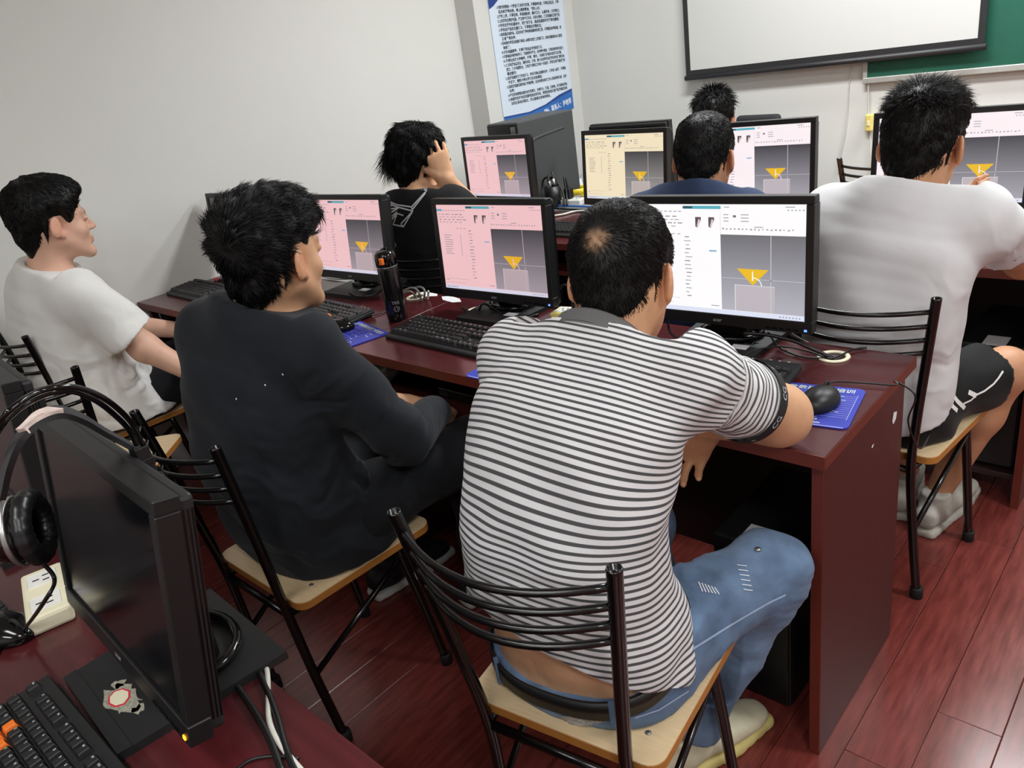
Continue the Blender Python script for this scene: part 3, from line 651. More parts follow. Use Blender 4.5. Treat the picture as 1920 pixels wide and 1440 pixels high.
# ------------------------------------------------------------------ signed-distance bodies
A3 = lambda p: np.array(p, dtype=np.float64)
def nrm(v): v = A3(v); return v/np.linalg.norm(v)
class Sdf:
    """list of shapes blended with smooth unions, turned into a mesh by surface nets"""
    def __init__(s, h): s.h = h; s.ops = []
    def _bb(s, pts, r): P = np.array(pts); return P.min(0)-r, P.max(0)+r
    def cone(s, a, b, r1, r2, k=.02):
        a, b = A3(a), A3(b); ab = b-a; L2 = max(ab@ab, 1e-9); lo, hi = s._bb([a, b], max(r1, r2))
        def f(X, Y, Z):
            x, y, z = X-a[0], Y-a[1], Z-a[2]; t = np.clip((x*ab[0]+y*ab[1]+z*ab[2])/L2, 0, 1)
            return np.sqrt((x-t*ab[0])**2+(y-t*ab[1])**2+(z-t*ab[2])**2)-(r1+(r2-r1)*t)
        s.ops.append(('u', f, lo, hi, k)); return s
    def chain(s, pts, rs, k=.02, kk=None):
        for i in range(len(pts)-1): s.cone(pts[i], pts[i+1], rs[i], rs[i+1], k if i == 0 else (kk or k))
        return s
    def ell(s, c, rad, R=None, k=.02, op='u', pad_=.0):
        c, rad = A3(c), A3(rad); R = np.eye(3) if R is None else np.array(R)
        m = rad.max(); lo, hi = c-m, c+m
        def f(X, Y, Z):
            x, y, z = X-c[0], Y-c[1], Z-c[2]
            q = [x*R[0, i]+y*R[1, i]+z*R[2, i] for i in range(3)]
            k0 = np.sqrt(sum((q[i]/rad[i])**2 for i in range(3))); k1 = np.sqrt(sum((q[i]/rad[i]**2)**2 for i in range(3)))
            return k0*(k0-1)/np.maximum(k1, 1e-6)
        s.ops.append((op, f, lo, hi, k)); return s
    def loft(s, pts, ab, side, k=.02, n=2.4, sub=4):
        """pts: centres, ab: (half width, half depth), side: one width axis or one per point"""
        P = np.array([list(p) for p in bez([tuple(p) for p in pts], sub)])
        sd = np.array(side, float); sd = np.tile(sd, (len(pts), 1)) if sd.ndim == 1 else sd
        t = np.linspace(0, len(pts)-1, len(P)); ab = np.array(ab, float)
        AB = np.array([[np.interp(q, range(len(pts)), ab[:, j]) for j in range(2)] for q in t])
        SD = np.array([[np.interp(q, range(len(pts)), sd[:, j]) for j in range(3)] for q in t])
        lo, hi = s._bb(P, AB.max())
        mx = AB.max()+.06
        def f(X, Y, Z):
            X, Y, Z = [np.asarray(q_, np.float32) for q_ in (X, Y, Z)]; out = np.full((X.shape[0], Y.shape[1], Z.shape[2]), .09, np.float32)
            for i in range(len(P)-1):
                a, b = P[i], P[i+1]; d = b-a; L2 = float(d@d); T = d/np.sqrt(L2)
                w_ = SD[i]-T*(SD[i]@T); w_ /= np.linalg.norm(w_); v_ = np.cross(T, w_)
                sl = tuple(slice(*np.searchsorted(q_.ravel(), (min(a[j_], b[j_])-mx, max(a[j_], b[j_])+mx))) for j_, q_ in enumerate((X, Y, Z)))
                x, y, z = X[sl[0]]-np.float32(a[0]), Y[:, sl[1]]-np.float32(a[1]), Z[:, :, sl[2]]-np.float32(a[2])
                lin_ = lambda v: x*np.float32(v[0])+y*np.float32(v[1])+z*np.float32(v[2])
                tt = lin_(d/L2); tc = np.clip(tt, 0, 1)
                wa = np.float32(AB[i, 0])+np.float32(AB[i+1, 0]-AB[i, 0])*tc; vb = np.float32(AB[i, 1])+np.float32(AB[i+1, 1]-AB[i, 1])*tc
                u = np.abs(lin_(w_))/wa; v = np.abs(lin_(v_))/vb; q = np.abs(tt-tc)*np.float32(np.sqrt(L2))/vb
                pw_ = (lambda t: t*t*np.sqrt(t)) if n < 3 else (lambda t: t*t*t*t); ne = 2.5 if n < 3 else 4.
                e = (np.power(pw_(u)+pw_(v)+pw_(q), np.float32(1/ne))-1)*np.minimum(wa, vb); out[sl] = np.minimum(out[sl], e)
            return out
        s.ops.append(('u', f, lo, hi, k)); return s
    def cut(s, p, nv, k=.004, c=None, r=None):
        """remove everything on the +n side of the plane (inside the ball c, r when given)"""
        p, nv = A3(p), nrm(nv)
        def f(X, Y, Z): return (X-p[0])*nv[0]+(Y-p[1])*nv[1]+(Z-p[2])*nv[2]
        lo, hi = (A3(c)-r, A3(c)+r) if c is not None else (None, None)
        s.ops.append(('c', f, lo, hi, k)); return s
    def sleeve(s, pts, rs, end, nv, inner, k=.05):
        t = Sdf(s.h); t.chain(pts, rs); fs = [o[1] for o in t.ops]; lo = np.min([o[2] for o in t.ops], 0); hi = np.max([o[3] for o in t.ops], 0); e, nv = A3(end), nrm(nv)
        def f(X, Y, Z):
            d = fs[0](X, Y, Z)
            for g_ in fs[1:]: d = np.minimum(d, g_(X, Y, Z))
            pl = (X-e[0])*nv[0]+(Y-e[1])*nv[1]+(Z-e[2])*nv[2]; d = np.maximum(d, pl)
            if inner:
                x, y, z = X-e[0], Y-e[1], Z-e[2]; r = np.sqrt(np.maximum(x*x+y*y+z*z-pl*pl, 0)); d = np.maximum(d, -np.maximum(r-inner, -(pl+.035)))
            return d
        s.ops.append(('u', f, lo, hi, k)); return s
    def sub(s, other_f, lo, hi, k=.004): s.ops.append(('s', other_f, lo, hi, k)); return s
    def minus_cone(s, a, b, r1, r2, k=.003):
        s.cone(a, b, r1, r2, k); o = s.ops.pop(); s.ops.append(('s',)+o[1:]); return s
    def mesh(s, smooth=1):
        h = s.h; m = .02
        lo = np.min([o[2] for o in s.ops if o[0] == 'u'], 0)-m; hi = np.max([o[3] for o in s.ops if o[0] == 'u'], 0)+m
        n = np.ceil((hi-lo)/h).astype(int)+1
        D = np.full(n, .05, np.float32); ax = [lo[i]+h*np.arange(n[i]) for i in range(3)]
        for (op, f, l, u, k) in s.ops:
            if l is None: sl = (slice(None),)*3
            else:
                pad_ = k+2*h+(.03 if op == 'u' else .0)
                i0 = np.clip(np.floor((l-pad_-lo)/h).astype(int), 0, n-1); i1 = np.clip(np.ceil((u+pad_-lo)/h).astype(int)+1, 1, n); sl = tuple(slice(a, b) for a, b in zip(i0, i1))
            X = ax[0][sl[0]][:, None, None]; Y = ax[1][sl[1]][None, :, None]; Z = ax[2][sl[2]][None, None, :]
            d = f(X, Y, Z).astype(np.float32); g = D[sl]
            if d.shape != g.shape: d = np.broadcast_to(d, g.shape)
            if op == 'u': hh = np.maximum(k-np.abs(g-d), 0)/k; D[sl] = np.minimum(g, d)-hh*hh*k*.25
            else:
                e = d if op == 'c' else -d
                hh = np.maximum(k-np.abs(g-e), 0)/k; D[sl] = np.maximum(g, e)+hh*hh*k*.25
        return nets(D, lo, h, smooth)
def nets(D, lo, h, smooth=1):
    S = D < 0; c = S[:-1, :-1, :-1].astype(np.int8)
    tot = np.zeros(c.shape, np.int8)
    for i in (0, 1):
        for j in (0, 1):
            for k in (0, 1): tot += S[i:S.shape[0]-1+i, j:S.shape[1]-1+j, k:S.shape[2]-1+k]
    act = (tot > 0) & (tot < 8); idx = np.full(act.shape, -1, np.int32); C = np.argwhere(act); idx[act] = np.arange(len(C))
    acc = np.zeros((len(C), 3)); cnt = np.zeros(len(C))
    co = [(i, j, k) for i in (0, 1) for j in (0, 1) for k in (0, 1)]
    val = {o: D[C[:, 0]+o[0], C[:, 1]+o[1], C[:, 2]+o[2]] for o in co}
    for a in co:
        for d in range(3):
            if a[d] == 0:
                b = list(a); b[d] = 1; b = tuple(b); va, vb = val[a], val[b]; m = (va < 0) != (vb < 0)
                t = np.where(m, va/np.where(va == vb, 1, va-vb), 0); p = np.array(a, float)[None, :].repeat(len(C), 0); p[:, d] += t
                acc[m] += p[m]; cnt[m] += 1
    V = lo+h*(C+acc/np.maximum(cnt, 1)[:, None]); Fs = []
    for d in range(3):
        e, g = (d+1) % 3, (d+2) % 3
        a = [slice(None)]*3; b = [slice(None)]*3; a[d] = slice(0, -1); b[d] = slice(1, None)
        for q in (e, g): a[q] = slice(1, -1); b[q] = slice(1, -1)
        sa, sb = S[tuple(a)], S[tuple(b)]; m = np.argwhere(sa != sb); flip = sa[sa != sb]
        if len(m) == 0: continue
        base = m.copy(); base[:, e] += 1; base[:, g] += 1
        def cell(de, dg): q = base.copy(); q[:, e] -= de; q[:, g] -= dg; return idx[q[:, 0], q[:, 1], q[:, 2]]
        f = np.stack([cell(1, 1), cell(0, 1), cell(0, 0), cell(1, 0)], 1); f[~flip] = f[~flip][:, ::-1]; Fs.append(f)
    F = np.concatenate(Fs); F = F[(F >= 0).all(1)]
    for _ in range(smooth):
        ii = np.concatenate([F[:, i] for i in range(4)]*2); jj = np.concatenate([F[:, (i+1) % 4] for i in range(4)]+[F[:, (i-1) % 4] for i in range(4)])
        n_ = np.bincount(ii, minlength=len(V)); s_ = np.stack([np.bincount(ii, V[jj, c_], len(V)) for c_ in range(3)], 1)
        V = V*.45+.55*s_/np.maximum(n_, 1)[:, None]
    return V, F
def vnormals(V, F):
    N = np.zeros_like(V); n = np.cross(V[F[:, 2]]-V[F[:, 0]], V[F[:, 3]]-V[F[:, 1]])
    for c_ in range(3): N[:, c_] = sum(np.bincount(F[:, i], n[:, c_], len(V)) for i in range(4))
    return N/np.maximum(np.linalg.norm(N, axis=1), 1e-9)[:, None]
def to_mesh(name, V, F, attrs=None):
    me = bpy.data.meshes.new(name); me.vertices.add(len(V)); me.vertices.foreach_set('co', V.astype(np.float32).ravel())
    me.loops.add(F.size); me.loops.foreach_set('vertex_index', F.astype(np.int32).ravel())
    me.polygons.add(len(F)); me.polygons.foreach_set('loop_start', np.arange(0, F.size, 4, dtype=np.int32)); me.polygons.foreach_set('use_smooth', np.ones(len(F), bool))
    me.update(calc_edges=True); me.validate()
    for k, v in (attrs or {}).items():
        if v.ndim == 1: a = me.attributes.new(k, 'FLOAT', 'POINT'); a.data.foreach_set('value', v.astype(np.float32))
        else: a = me.attributes.new(k, 'FLOAT_COLOR', 'POINT'); a.data.foreach_set('color', np.concatenate([v, np.ones((len(v), 1))], 1).astype(np.float32).ravel())
    return me
def wav(P, seed, scale, n=5):
    """cheap smooth noise from warped sines, about -1..1"""
    r = np.random.RandomState(seed); out = np.zeros(len(P)); Q = P*scale
    Q = Q+.35*np.sin(Q[:, [1, 2, 0]]*1.7+r.rand(3)*6)
    for i in range(n): d = r.randn(3); d /= np.linalg.norm(d); out += np.sin(Q@d*(1+.5*r.rand())*2*PI+r.rand()*6)
    return out/n**.5*.8
def rotm(yaw, pitch=0, roll=0):
    """columns: right, forward, up.  pitch > 0 nods down"""
    return np.array(Matrix.Rotation(yaw, 3, 'Z') @ Matrix.Rotation(-pitch, 3, 'X') @ Matrix.Rotation(roll, 3, 'Y'))
# ---- skin, cloth, hair materials
def skin_mat(name, rgb):
    m = mat(name, rgb, .5, var=.06, scale=35, bump=.05, bscale=500, spec=.4)
    nt = m.node_tree; b = nt.nodes['Principled BSDF']; b.inputs['Subsurface Weight'].default_value = .12; b.inputs['Subsurface Radius'].default_value = (.012, .005, .003); b.inputs['Subsurface Scale'].default_value = .5
    src = b.inputs['Base Color'].links[0].from_socket
    a = nt.nodes.new('ShaderNodeAttribute'); a.attribute_name = 'tint'; mx = nt.nodes.new('ShaderNodeMix'); mx.data_type = 'RGBA'; mx.blend_type = 'MULTIPLY'; mx.inputs[0].default_value = 1
    nt.links.new(src, mx.inputs[6]); nt.links.new(a.outputs['Color'], mx.inputs[7]); nt.links.new(mx.outputs[2], b.inputs['Base Color']); return m
SKIN = skin_mat('skin', (205, 158, 122)); SKIN2 = skin_mat('skin_tan', (188, 138, 104)); SKIN3 = skin_mat('skin_pale', (216, 172, 148))
HAIR = mat('black_hair', (13, 12, 12), .5, var=.25, scale=90, spec=.28)
HAIR2 = mat('dark_brown_hair', (19, 17, 16), .52, var=.25, scale=90, spec=.28)
HAIR3 = mat('thinning_hair', (19, 17, 16), .52, var=.25, scale=90, spec=.28)
def _scalp():
    nt = HAIR3.node_tree; b = nt.nodes['Principled BSDF']; src = b.inputs['Base Color'].links[0].from_socket; a = nt.nodes.new('ShaderNodeAttribute'); a.attribute_name = 'scalp'; mx = nt.nodes.new('ShaderNodeMix'); mx.data_type = 'RGBA'
    nt.links.new(a.outputs['Fac'], mx.inputs[0]); nt.links.new(src, mx.inputs[6]); mx.inputs[7].default_value = (*lin((206, 164, 126)), 1); nt.links.new(mx.outputs[2], b.inputs['Base Color'])
_scalp()
def cloth(name, rgb, bump=.12, var=.05, rough=.9, bscale=900): 
    m = mat(name, rgb, rough, var=var, scale=25, bump=bump, bscale=bscale, spec=.25); m.node_tree.nodes['Principled BSDF'].inputs['Sheen Weight'].default_value = .06; return m
WHITEC = cloth('white_cotton', (226, 226, 222), var=.015); WHITEC2 = cloth('white_jersey', (212, 213, 214), var=.012)
BLACKC = cloth('black_knit', (27, 31, 36), var=.1); BLACKC2 = cloth('black_cotton', (21, 22, 24), var=.08); NAVYC = cloth('navy_cotton', (44, 58, 86), var=.06)
PANTB = cloth('black_trouser_cloth', (18, 20, 24), var=.12); SHORTB = cloth('black_sport_cloth', (15, 16, 17), var=.08, rough=.7); GREYC = cloth('grey_rib', (98, 98, 98))
LEATH = mat('black_leather', (14, 14, 14), .45, bump=.1, bscale=300)
def denim_mat():
    m = cloth('blue_denim', (106, 130, 160), .25, .2, .85, 1200); nt = m.node_tree; b = nt.nodes['Principled BSDF']; src = b.inputs['Base Color'].links[0].from_socket
    n = nt.nodes.new('ShaderNodeTexNoise'); n.inputs['Scale'].default_value = 5.5; n.inputs['Detail'].default_value = 5; cr = nt.nodes.new('ShaderNodeValToRGB')
    tc = nt.nodes.new('ShaderNodeTexCoord'); nt.links.new(tc.outputs['Object'], n.inputs[0])
    cr.color_ramp.elements[0].position = .35; cr.color_ramp.elements[0].color = (.62, .64, .67, 1); cr.color_ramp.elements[1].position = .7; cr.color_ramp.elements[1].color = (1.3, 1.27, 1.22, 1)
    nt.links.new(n.outputs[0], cr.inputs[0]); mx = nt.nodes.new('ShaderNodeMix'); mx.data_type = 'RGBA'; mx.blend_type = 'MULTIPLY'; mx.inputs[0].default_value = 1
    nt.links.new(src, mx.inputs[6]); nt.links.new(cr.outputs[0], mx.inputs[7]); nt.links.new(mx.outputs[2], b.inputs['Base Color']); return m
DENIM = denim_mat()
def stripe_mat():
    m = cloth('striped_jersey', (220, 220, 221), .1, .01); nt = m.node_tree; b = nt.nodes['Principled BSDF']; src = b.inputs['Base Color'].links[0].from_socket
    a = nt.nodes.new('ShaderNodeAttribute'); a.attribute_name = 'stripe'; fr = nt.nodes.new('ShaderNodeMath'); fr.operation = 'FRACT'; nt.links.new(a.outputs['Fac'], fr.inputs[0])
    cr = nt.nodes.new('ShaderNodeValToRGB'); e = cr.color_ramp.elements; e[0].position = .0; e[0].color = (0, 0, 0, 1); e[1].position = .04; e[1].color = (1, 1, 1, 1)
    for p_, v in ((.40, 1), (.44, 0)): q = e.new(p_); q.color = (v, v, v, 1)
    nt.links.new(fr.outputs[0], cr.inputs[0]); mx = nt.nodes.new('ShaderNodeMix'); mx.data_type = 'RGBA'
    nt.links.new(cr.outputs[0], mx.inputs[0]); nt.links.new(src, mx.inputs[6]); mx.inputs[7].default_value = (*lin((80, 80, 82)), 1); nt.links.new(mx.outputs[2], b.inputs['Base Color']); return m
STRIPE = stripe_mat()
# ---- head: local frame right x, forward y, up z; origin between the ears
def head_sdf(s, O, R, sc=.97, ears=True):
    g = lambda p: A3(O)+R@(A3(p)*sc)
    s.ell(g((0, -.012, .035)), A3((.075, .096, .086))*sc, R, .01)
    s.ell(g((0, -.040, -.016)), A3((.064, .062, .058))*sc, R, .03)
    s.ell(g((0, .030, -.035)), A3((.057, .060, .076))*sc, R, .035)
    for q in (-1, 1):
        s.cone(g((q*.052, .0, -.045)), g((q*.016, .068, -.098)), .019*sc, .017*sc, .025)
        s.ell(g((q*.038, .058, -.028)), A3((.020, .019, .019))*sc, R, .022)
        s.ell(g((q*.032, .081, .006)), A3((.016, .012, .009))*sc, R, .006)
    s.cone(g((-.034, .079, .026)), g((.034, .079, .026)), .012*sc, .012*sc, .012)
    s.ell(g((0, .076, -.103)), A3((.020, .017, .017))*sc, R, .018)
    s.cone(g((0, .086, .015)), g((0, .105, -.026)), .007*sc, .0105*sc, .008)
    for q in (-1, 1): s.ell(g((q*.011, .096, -.029)), A3((.009, .011, .008))*sc, R, .005)
    s.cone(g((-.015, .0885, -.0555)), g((.015, .0885, -.0555)), .0070*sc, .0070*sc, .005)
    s.cone(g((-.013, .0875, -.068)), g((.013, .0875, -.068)), .0078*sc, .0078*sc, .005)
    if ears:
        for q in (-1, 1):
            er = R@np.array(Matrix.Rotation(q*.5, 3, 'Z') @ Matrix.Rotation(-.18, 3, 'X'))
            s.ell(g((q*.0855, -.014, -.004)), A3((.0072, .0205, .034))*sc, er, .005)
            s.ell(g((q*.0945, -.008, .002)), A3((.0065, .0115, .021))*sc, er, .003, op='s')
            s.ell(g((q*.078, .001, -.030)), A3((.0075, .009, .012))*sc, er, .005)
    return g
HL0 = [(-.13, -.085), (-.09, -.09), (-.066, -.084), (-.048, -.062), (-.036, -.03), (-.022, .026), (.012, .028), (.022, .006), (.032, -.014), (.042, -.004), (.055, .03), (.08, .052), (.12, .06)]
def hair_mesh(st, h=.0045):
    """cap in head-local metres; st: dict with thickness and hairline"""
    s = Sdf(h); cr = A3((.075, .096, .086)); cc = A3((0, -.012, .035))
    hl = st.get('hl', HL0)
    hy = [a for a, _ in hl]; hz = [b for _, b in hl]; th = st.get('th', .014); top = st.get('top', .012); back = st.get('back', .0); front = st.get('front', .0); wh = A3(st.get('whorl', (0, -.07, .095))); bald = st.get('bald', 0)
    lump = st.get('lump', .003); seed = st.get('seed', 1)
    def f(X, Y, Z):
        X, Y, Z = np.broadcast_arrays(X, Y, Z); x, y, z = X-cc[0], Y-cc[1], Z-cc[2]
        k0 = np.sqrt((x/cr[0])**2+(y/cr[1])**2+(z/cr[2])**2); k1 = np.sqrt((x/cr[0]**2)**2+(y/cr[1]**2)**2+(z/cr[2]**2)**2); d = k0*(k0-1)/np.maximum(k1, 1e-5)
        o = [(X)/.064, (Y+.040)/.062, (Z+.016)/.058]; m0 = np.sqrt(o[0]**2+o[1]**2+o[2]**2); d2 = (m0-1)*.06; tz = np.clip((-.02-Z)/.12, 0, 1); d3 = np.sqrt(X*X+(Y+.03+.02*tz)**2)-.057; d3 = np.where(Z < -.02, d3, .1)
        for e_ in (d2, d3): hh = np.maximum(.025-np.abs(d-e_), 0)/.025; d = np.minimum(d, e_)-hh*hh*.00625
        line = np.interp(Y, hy, hz)+np.where(Y < -.045, np.clip((np.abs(X)-.022)*1.1, 0, .05), 0); ab = np.clip((Z-line)/.045, 0, 1); ab = ab*ab*(3-2*ab)
        t = .002+th*ab+top*np.clip((z-.01)/.07, 0, 1)**1.5+back*np.clip(-y/.09, 0, 1)*ab+front*np.clip(y/.09, 0, 1)*ab
        t = .002+(t-.002)*(1-st.get('fade', .45)*np.clip((.055-Z)/.06, 0, 1))
        P = np.stack([X.ravel(), Y.ravel(), Z.ravel()], 1)
        t = t+ab*lump*(wav(P, seed, 14).reshape(X.shape)+.5*wav(P, seed+1, 30).reshape(X.shape))
        if bald: r = np.sqrt((X-wh[0])**2+(Y-wh[1])**2+(Z-wh[2])**2); t = t*(.3+.7*np.clip(r/.05, 0, 1))
        inner = -(d+.012)
        return np.maximum(np.maximum(d-t, (line-Z)*.7), inner)
    s.ops.append(('u', f, A3((-.12, -.15, -.12)), A3((.12, .14, .17)), .001)); return s.mesh(1), wh
def strands(V, F, N, wh, st, rs):
    n = st.get('n', 2600); L = st.get('len', .022); lift = st.get('lift', .25); wd_ = st.get('wd', .0011); flow = st.get('flow', None); bald = st.get('bald', 0); spike = st.get('spike', None); zmin = st.get('zmin', None)
    c = V[F].mean(1); a = np.linalg.norm(np.cross(V[F[:, 2]]-V[F[:, 0]], V[F[:, 3]]-V[F[:, 1]]), axis=1); fn = N[F].mean(1)
    out = (((c-A3((0, -.012, .035)))*fn).sum(1) > 0); a = a*out
    if bald: r = np.linalg.norm(c-wh, axis=1); a = a*np.clip(r/(bald*1.7), .4, 1)
    pick = rs.choice(len(F), n, p=a/a.sum()); un = lambda q: q/np.maximum(np.linalg.norm(q, axis=1), 1e-4)[:, None]; col_ = lambda q: q[:, None]
    p = c[pick]+(V[F[pick, 0]]-c[pick])*col_(rs.uniform(-1, 1, n))+(V[F[pick, 1]]-c[pick])*col_(rs.uniform(-1, 1, n)); nn = un(fn[pick]); d = un(p-wh)
    if flow is not None: d = d*st.get('mixw', .4)+np.array([flow(q) for q in p])
    else: d = d+A3((0, 0, -.35))
    tang = lambda q: un(q-nn*col_((q*nn).sum(1)))
    clump = np.stack([wav(p, 50+k_, st.get('cl', 35)) for k_ in range(3)], 1)
    d = tang(tang(d)+st.get('messy', .16)*rs.randn(n, 3)+st.get('clump', .25)*clump); l = L*rs.uniform(.6, 1.25, n); lf = lift*rs.uniform(.4, 1.6, n)
    if spike is not None: k_ = np.array([spike(q) for q in p]); l = l*(1+k_*.8); lf = lf+k_*.9*rs.uniform(.4, 1.2, n)
    hl = st.get('hl', HL0); ln = np.interp(p[:, 1], [e_[0] for e_ in hl], [e_[1] for e_ in hl]); l = l*np.where(p[:, 1] < .05, np.clip((p[:, 2]-ln)/.05, .22, 1), 1)
    b = np.cross(nn, d); w = wd_*rs.uniform(.7, 1.4, n); p = p-nn*.003; w, l, lf = col_(w), col_(l), col_(lf)
    q1 = p+d*l*.5+nn*(l*lf*.6+.002); q2 = p+d*l+nn*l*lf*np.where(lf < .6, .7, 1.1)
    v_ = np.stack([p-b*w, p+b*w, p+nn*w*1.4, q1-b*w*.8, q1+b*w*.8, q1+nn*w, q2], 1).reshape(-1, 3); m = np.arange(n)[:, None]*7
    qd = np.concatenate([m+A for A in (np.array([[0, 1, 4, 3]]), np.array([[1, 2, 5, 4]]), np.array([[2, 0, 3, 5]]))]); tr = np.concatenate([m+A for A in (np.array([[3, 4, 6]]), np.array([[4, 5, 6]]), np.array([[5, 3, 6]]))])
    return v_, qd.tolist()+tr.tolist()
def hair(parent, O, R, st, m, sc=.97):
    (V, F), wh = hair_mesh(st); N = vnormals(V, F); rs = np.random.RandomState(st.get('seed', 1))
    sv, sf = strands(V, F, N, wh, st, rs)
    allv = np.concatenate([V, sv]); allv = A3(O)+(allv*sc)@R.T; n = len(V)
    fs = F.tolist()+[[i+n for i in f] for f in sf]
    me = bpy.data.meshes.new('hair'); me.from_pydata(allv.tolist(), [], fs); me.update(); me.polygons.foreach_set('use_smooth', np.ones(len(me.polygons), bool))
    if st.get('bald'):
        rr_ = np.linalg.norm(np.concatenate([V, sv])-wh, axis=1); nz_ = np.concatenate([wav(V, 3, 60), np.repeat(rs.uniform(-1, 1, len(sv)//7), 7)])
        at = me.attributes.new('scalp', 'FLOAT', 'POINT'); at.data.foreach_set('value', np.clip((1.15-rr_/st['bald'])*.75+.22*nz_*np.clip(1.6-rr_/st['bald'], 0, 1), 0, .85).astype(np.float32))
    return link('hair', me, m, parent)
def hand(s, W, fdir, ndir, side, curl=(.5, .6, .4), spread=.06, sc=1., thumb=.5):
    """W wrist, fdir towards the fingers, ndir out of the palm, side = +1 when the thumb lies on f x n"""
    W = A3(W); f = nrm(fdir); n = A3(ndir); n = nrm(n-f*(n@f)); x = np.cross(f, n)*side
    K = W+f*.088*sc
    s.loft([W-f*.01, W+f*.03*sc, K], [(.027*sc, .019*sc), (.036*sc, .017*sc), (.041*sc, .0135*sc)], x, .012, 2.4, 3)
    for i, (o, L) in enumerate(((.030, .072), (.010, .080), (-.011, .074), (-.031, .058))):
        b = W+(f*(.088-.006*abs(i-1.2))+x*o)*sc; an = 0; d0 = nrm(f+x*(o*spread/.03)); p = b-f*.008
        for j, (fr, r) in enumerate(((.45, .0092), (.31, .0083), (.24, .0074))):
            an += curl[j]*(1+.12*(i-1)); d = nrm(d0*math.cos(an)+n*math.sin(an)); q = p+d*L*fr*1.12*sc; s.cone(p, q, r*sc, (r-.0009)*sc, .005); p = q
    b = W+(f*.022+x*.026)*sc; d = nrm(f*.75+x*(.75-.5*thumb)+n*.55*thumb*1.3); q = b+d*.045*sc; s.cone(b, q, .0145*sc, .0115*sc, .012)
    d2 = nrm(d+f*.35+n*.25*thumb); q2 = q+d2*.034*sc; s.cone(q, q2, .0108*sc, .0085*sc, .005)
    return s
def tint_for(V, Os, g=None):
    T = np.ones((len(V), 3))
    if g is not None:
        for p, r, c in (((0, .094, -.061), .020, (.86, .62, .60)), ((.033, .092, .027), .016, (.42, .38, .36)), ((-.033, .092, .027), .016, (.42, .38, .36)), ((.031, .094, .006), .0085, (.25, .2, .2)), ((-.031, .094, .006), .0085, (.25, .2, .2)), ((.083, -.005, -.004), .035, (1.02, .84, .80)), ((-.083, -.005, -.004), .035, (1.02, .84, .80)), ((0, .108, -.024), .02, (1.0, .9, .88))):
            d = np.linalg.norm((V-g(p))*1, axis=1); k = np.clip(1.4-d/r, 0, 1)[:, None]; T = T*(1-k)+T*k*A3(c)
    for p, r, c in Os: d = np.linalg.norm(V-A3(p), axis=1); k = np.clip(1.5-d/r, 0, 1)[:, None]; T = T*(1-k)+T*k*A3(c)
    return T
def scalp_tint(V, O, R, sc, st):
    """shaved stubble below the hair mass"""
    return V
def shoe(parent, ankle, toe_dir, m, sole, sc=1., name='shoe'):
    a = A3(ankle); d = nrm((toe_dir[0], toe_dir[1], 0)); w = A3((d[1], -d[0], 0)); z0 = .0
    P = lambda y, z: A3((a[0], a[1], 0))+d*y+A3((0, 0, z))
    s = Sdf(.006); s.loft([P(-.06*sc, .055), P(.0, .06), P(.08*sc, .05), P(.16*sc, .04), P(.19*sc, .035)], [(.033, .035), (.037, .04), (.045, .032), (.042, .024), (.03, .018)], w, .01, 2.4, 3); s.cone(P(-.015, .06), P(-.02, .115), .042, .04, .02); s.cut(P(0, .018), (0, 0, -1), .003); s.cut(P(-.02, .118), (0, 0, 1), .004)
    V, F = s.mesh(1); o = link(name, to_mesh(name, V, F), m, parent)
    s = Sdf(.006); s.loft([P(-.065*sc, .0), P(.02, .0), P(.1*sc, .0), P(.19*sc, .0)], [(.038, .03), (.041, .03), (.05, .03), (.036, .03)], w, .01, 4, 3); s.cut(P(0, .024), (0, 0, 1), .004); s.cut(P(0, .001), (0, 0, -1), .002)
    V, F = s.mesh(1); link('sole', to_mesh('sole', V, F), sole, o); return o
def garment(name, s, m, parent, folds=(), attrs=None, smooth=1):
    V, F = s.mesh(smooth); N = vnormals(V, F)
    for fn in folds: V = V+N*fn(V, N)[:, None]
    return link(name, to_mesh(name, V, F, attrs(V) if attrs else None), m, parent), V, F
def body_mesh(s, parent, m, g=None, extra=()):
    V, F = s.mesh(1); return link('body', to_mesh('body', V, F, {'tint': tint_for(V, extra, g)}), m, parent)
def strip_on(bvh, px, w, off=.0016, closed=False):
    """a flat band laid on a surface along photo pixels (where the print sits on the cloth)"""
    P = []
    for i in range(len(px)-1):
        n = max(2, int(math.hypot(px[i+1][0]-px[i][0], px[i+1][1]-px[i][1])/4))
        for k in range(n): P.append((px[i][0]+(px[i+1][0]-px[i][0])*k/n, px[i][1]+(px[i+1][1]-px[i][1])*k/n))
    P.append(px[-1]); pts = []
    for u, v in P:
        h = bvh.ray_cast(Vector(CAM), Vector(ray(u, v)))
        if h[0] is not None: pts.append((h[0], h[1]))
    b = MB(); vs = []
    if len(pts) < 2: return b
    for i, (p, n) in enumerate(pts):
        t = (pts[min(i+1, len(pts)-1)][0]-pts[max(i-1, 0)][0]).normalized(); sd = n.cross(t).normalized(); vs += [p+n*off-sd*w/2, p+n*off+sd*w/2]
    b.add(vs, [(2*i, 2*i+1, 2*i+3, 2*i+2) for i in range(len(pts)-1)], True); return b
def bvh_of(o): return BVHTree.FromPolygons([v.co.copy() for v in o.data.vertices], [tuple(p.vertices) for p in o.data.polygons])
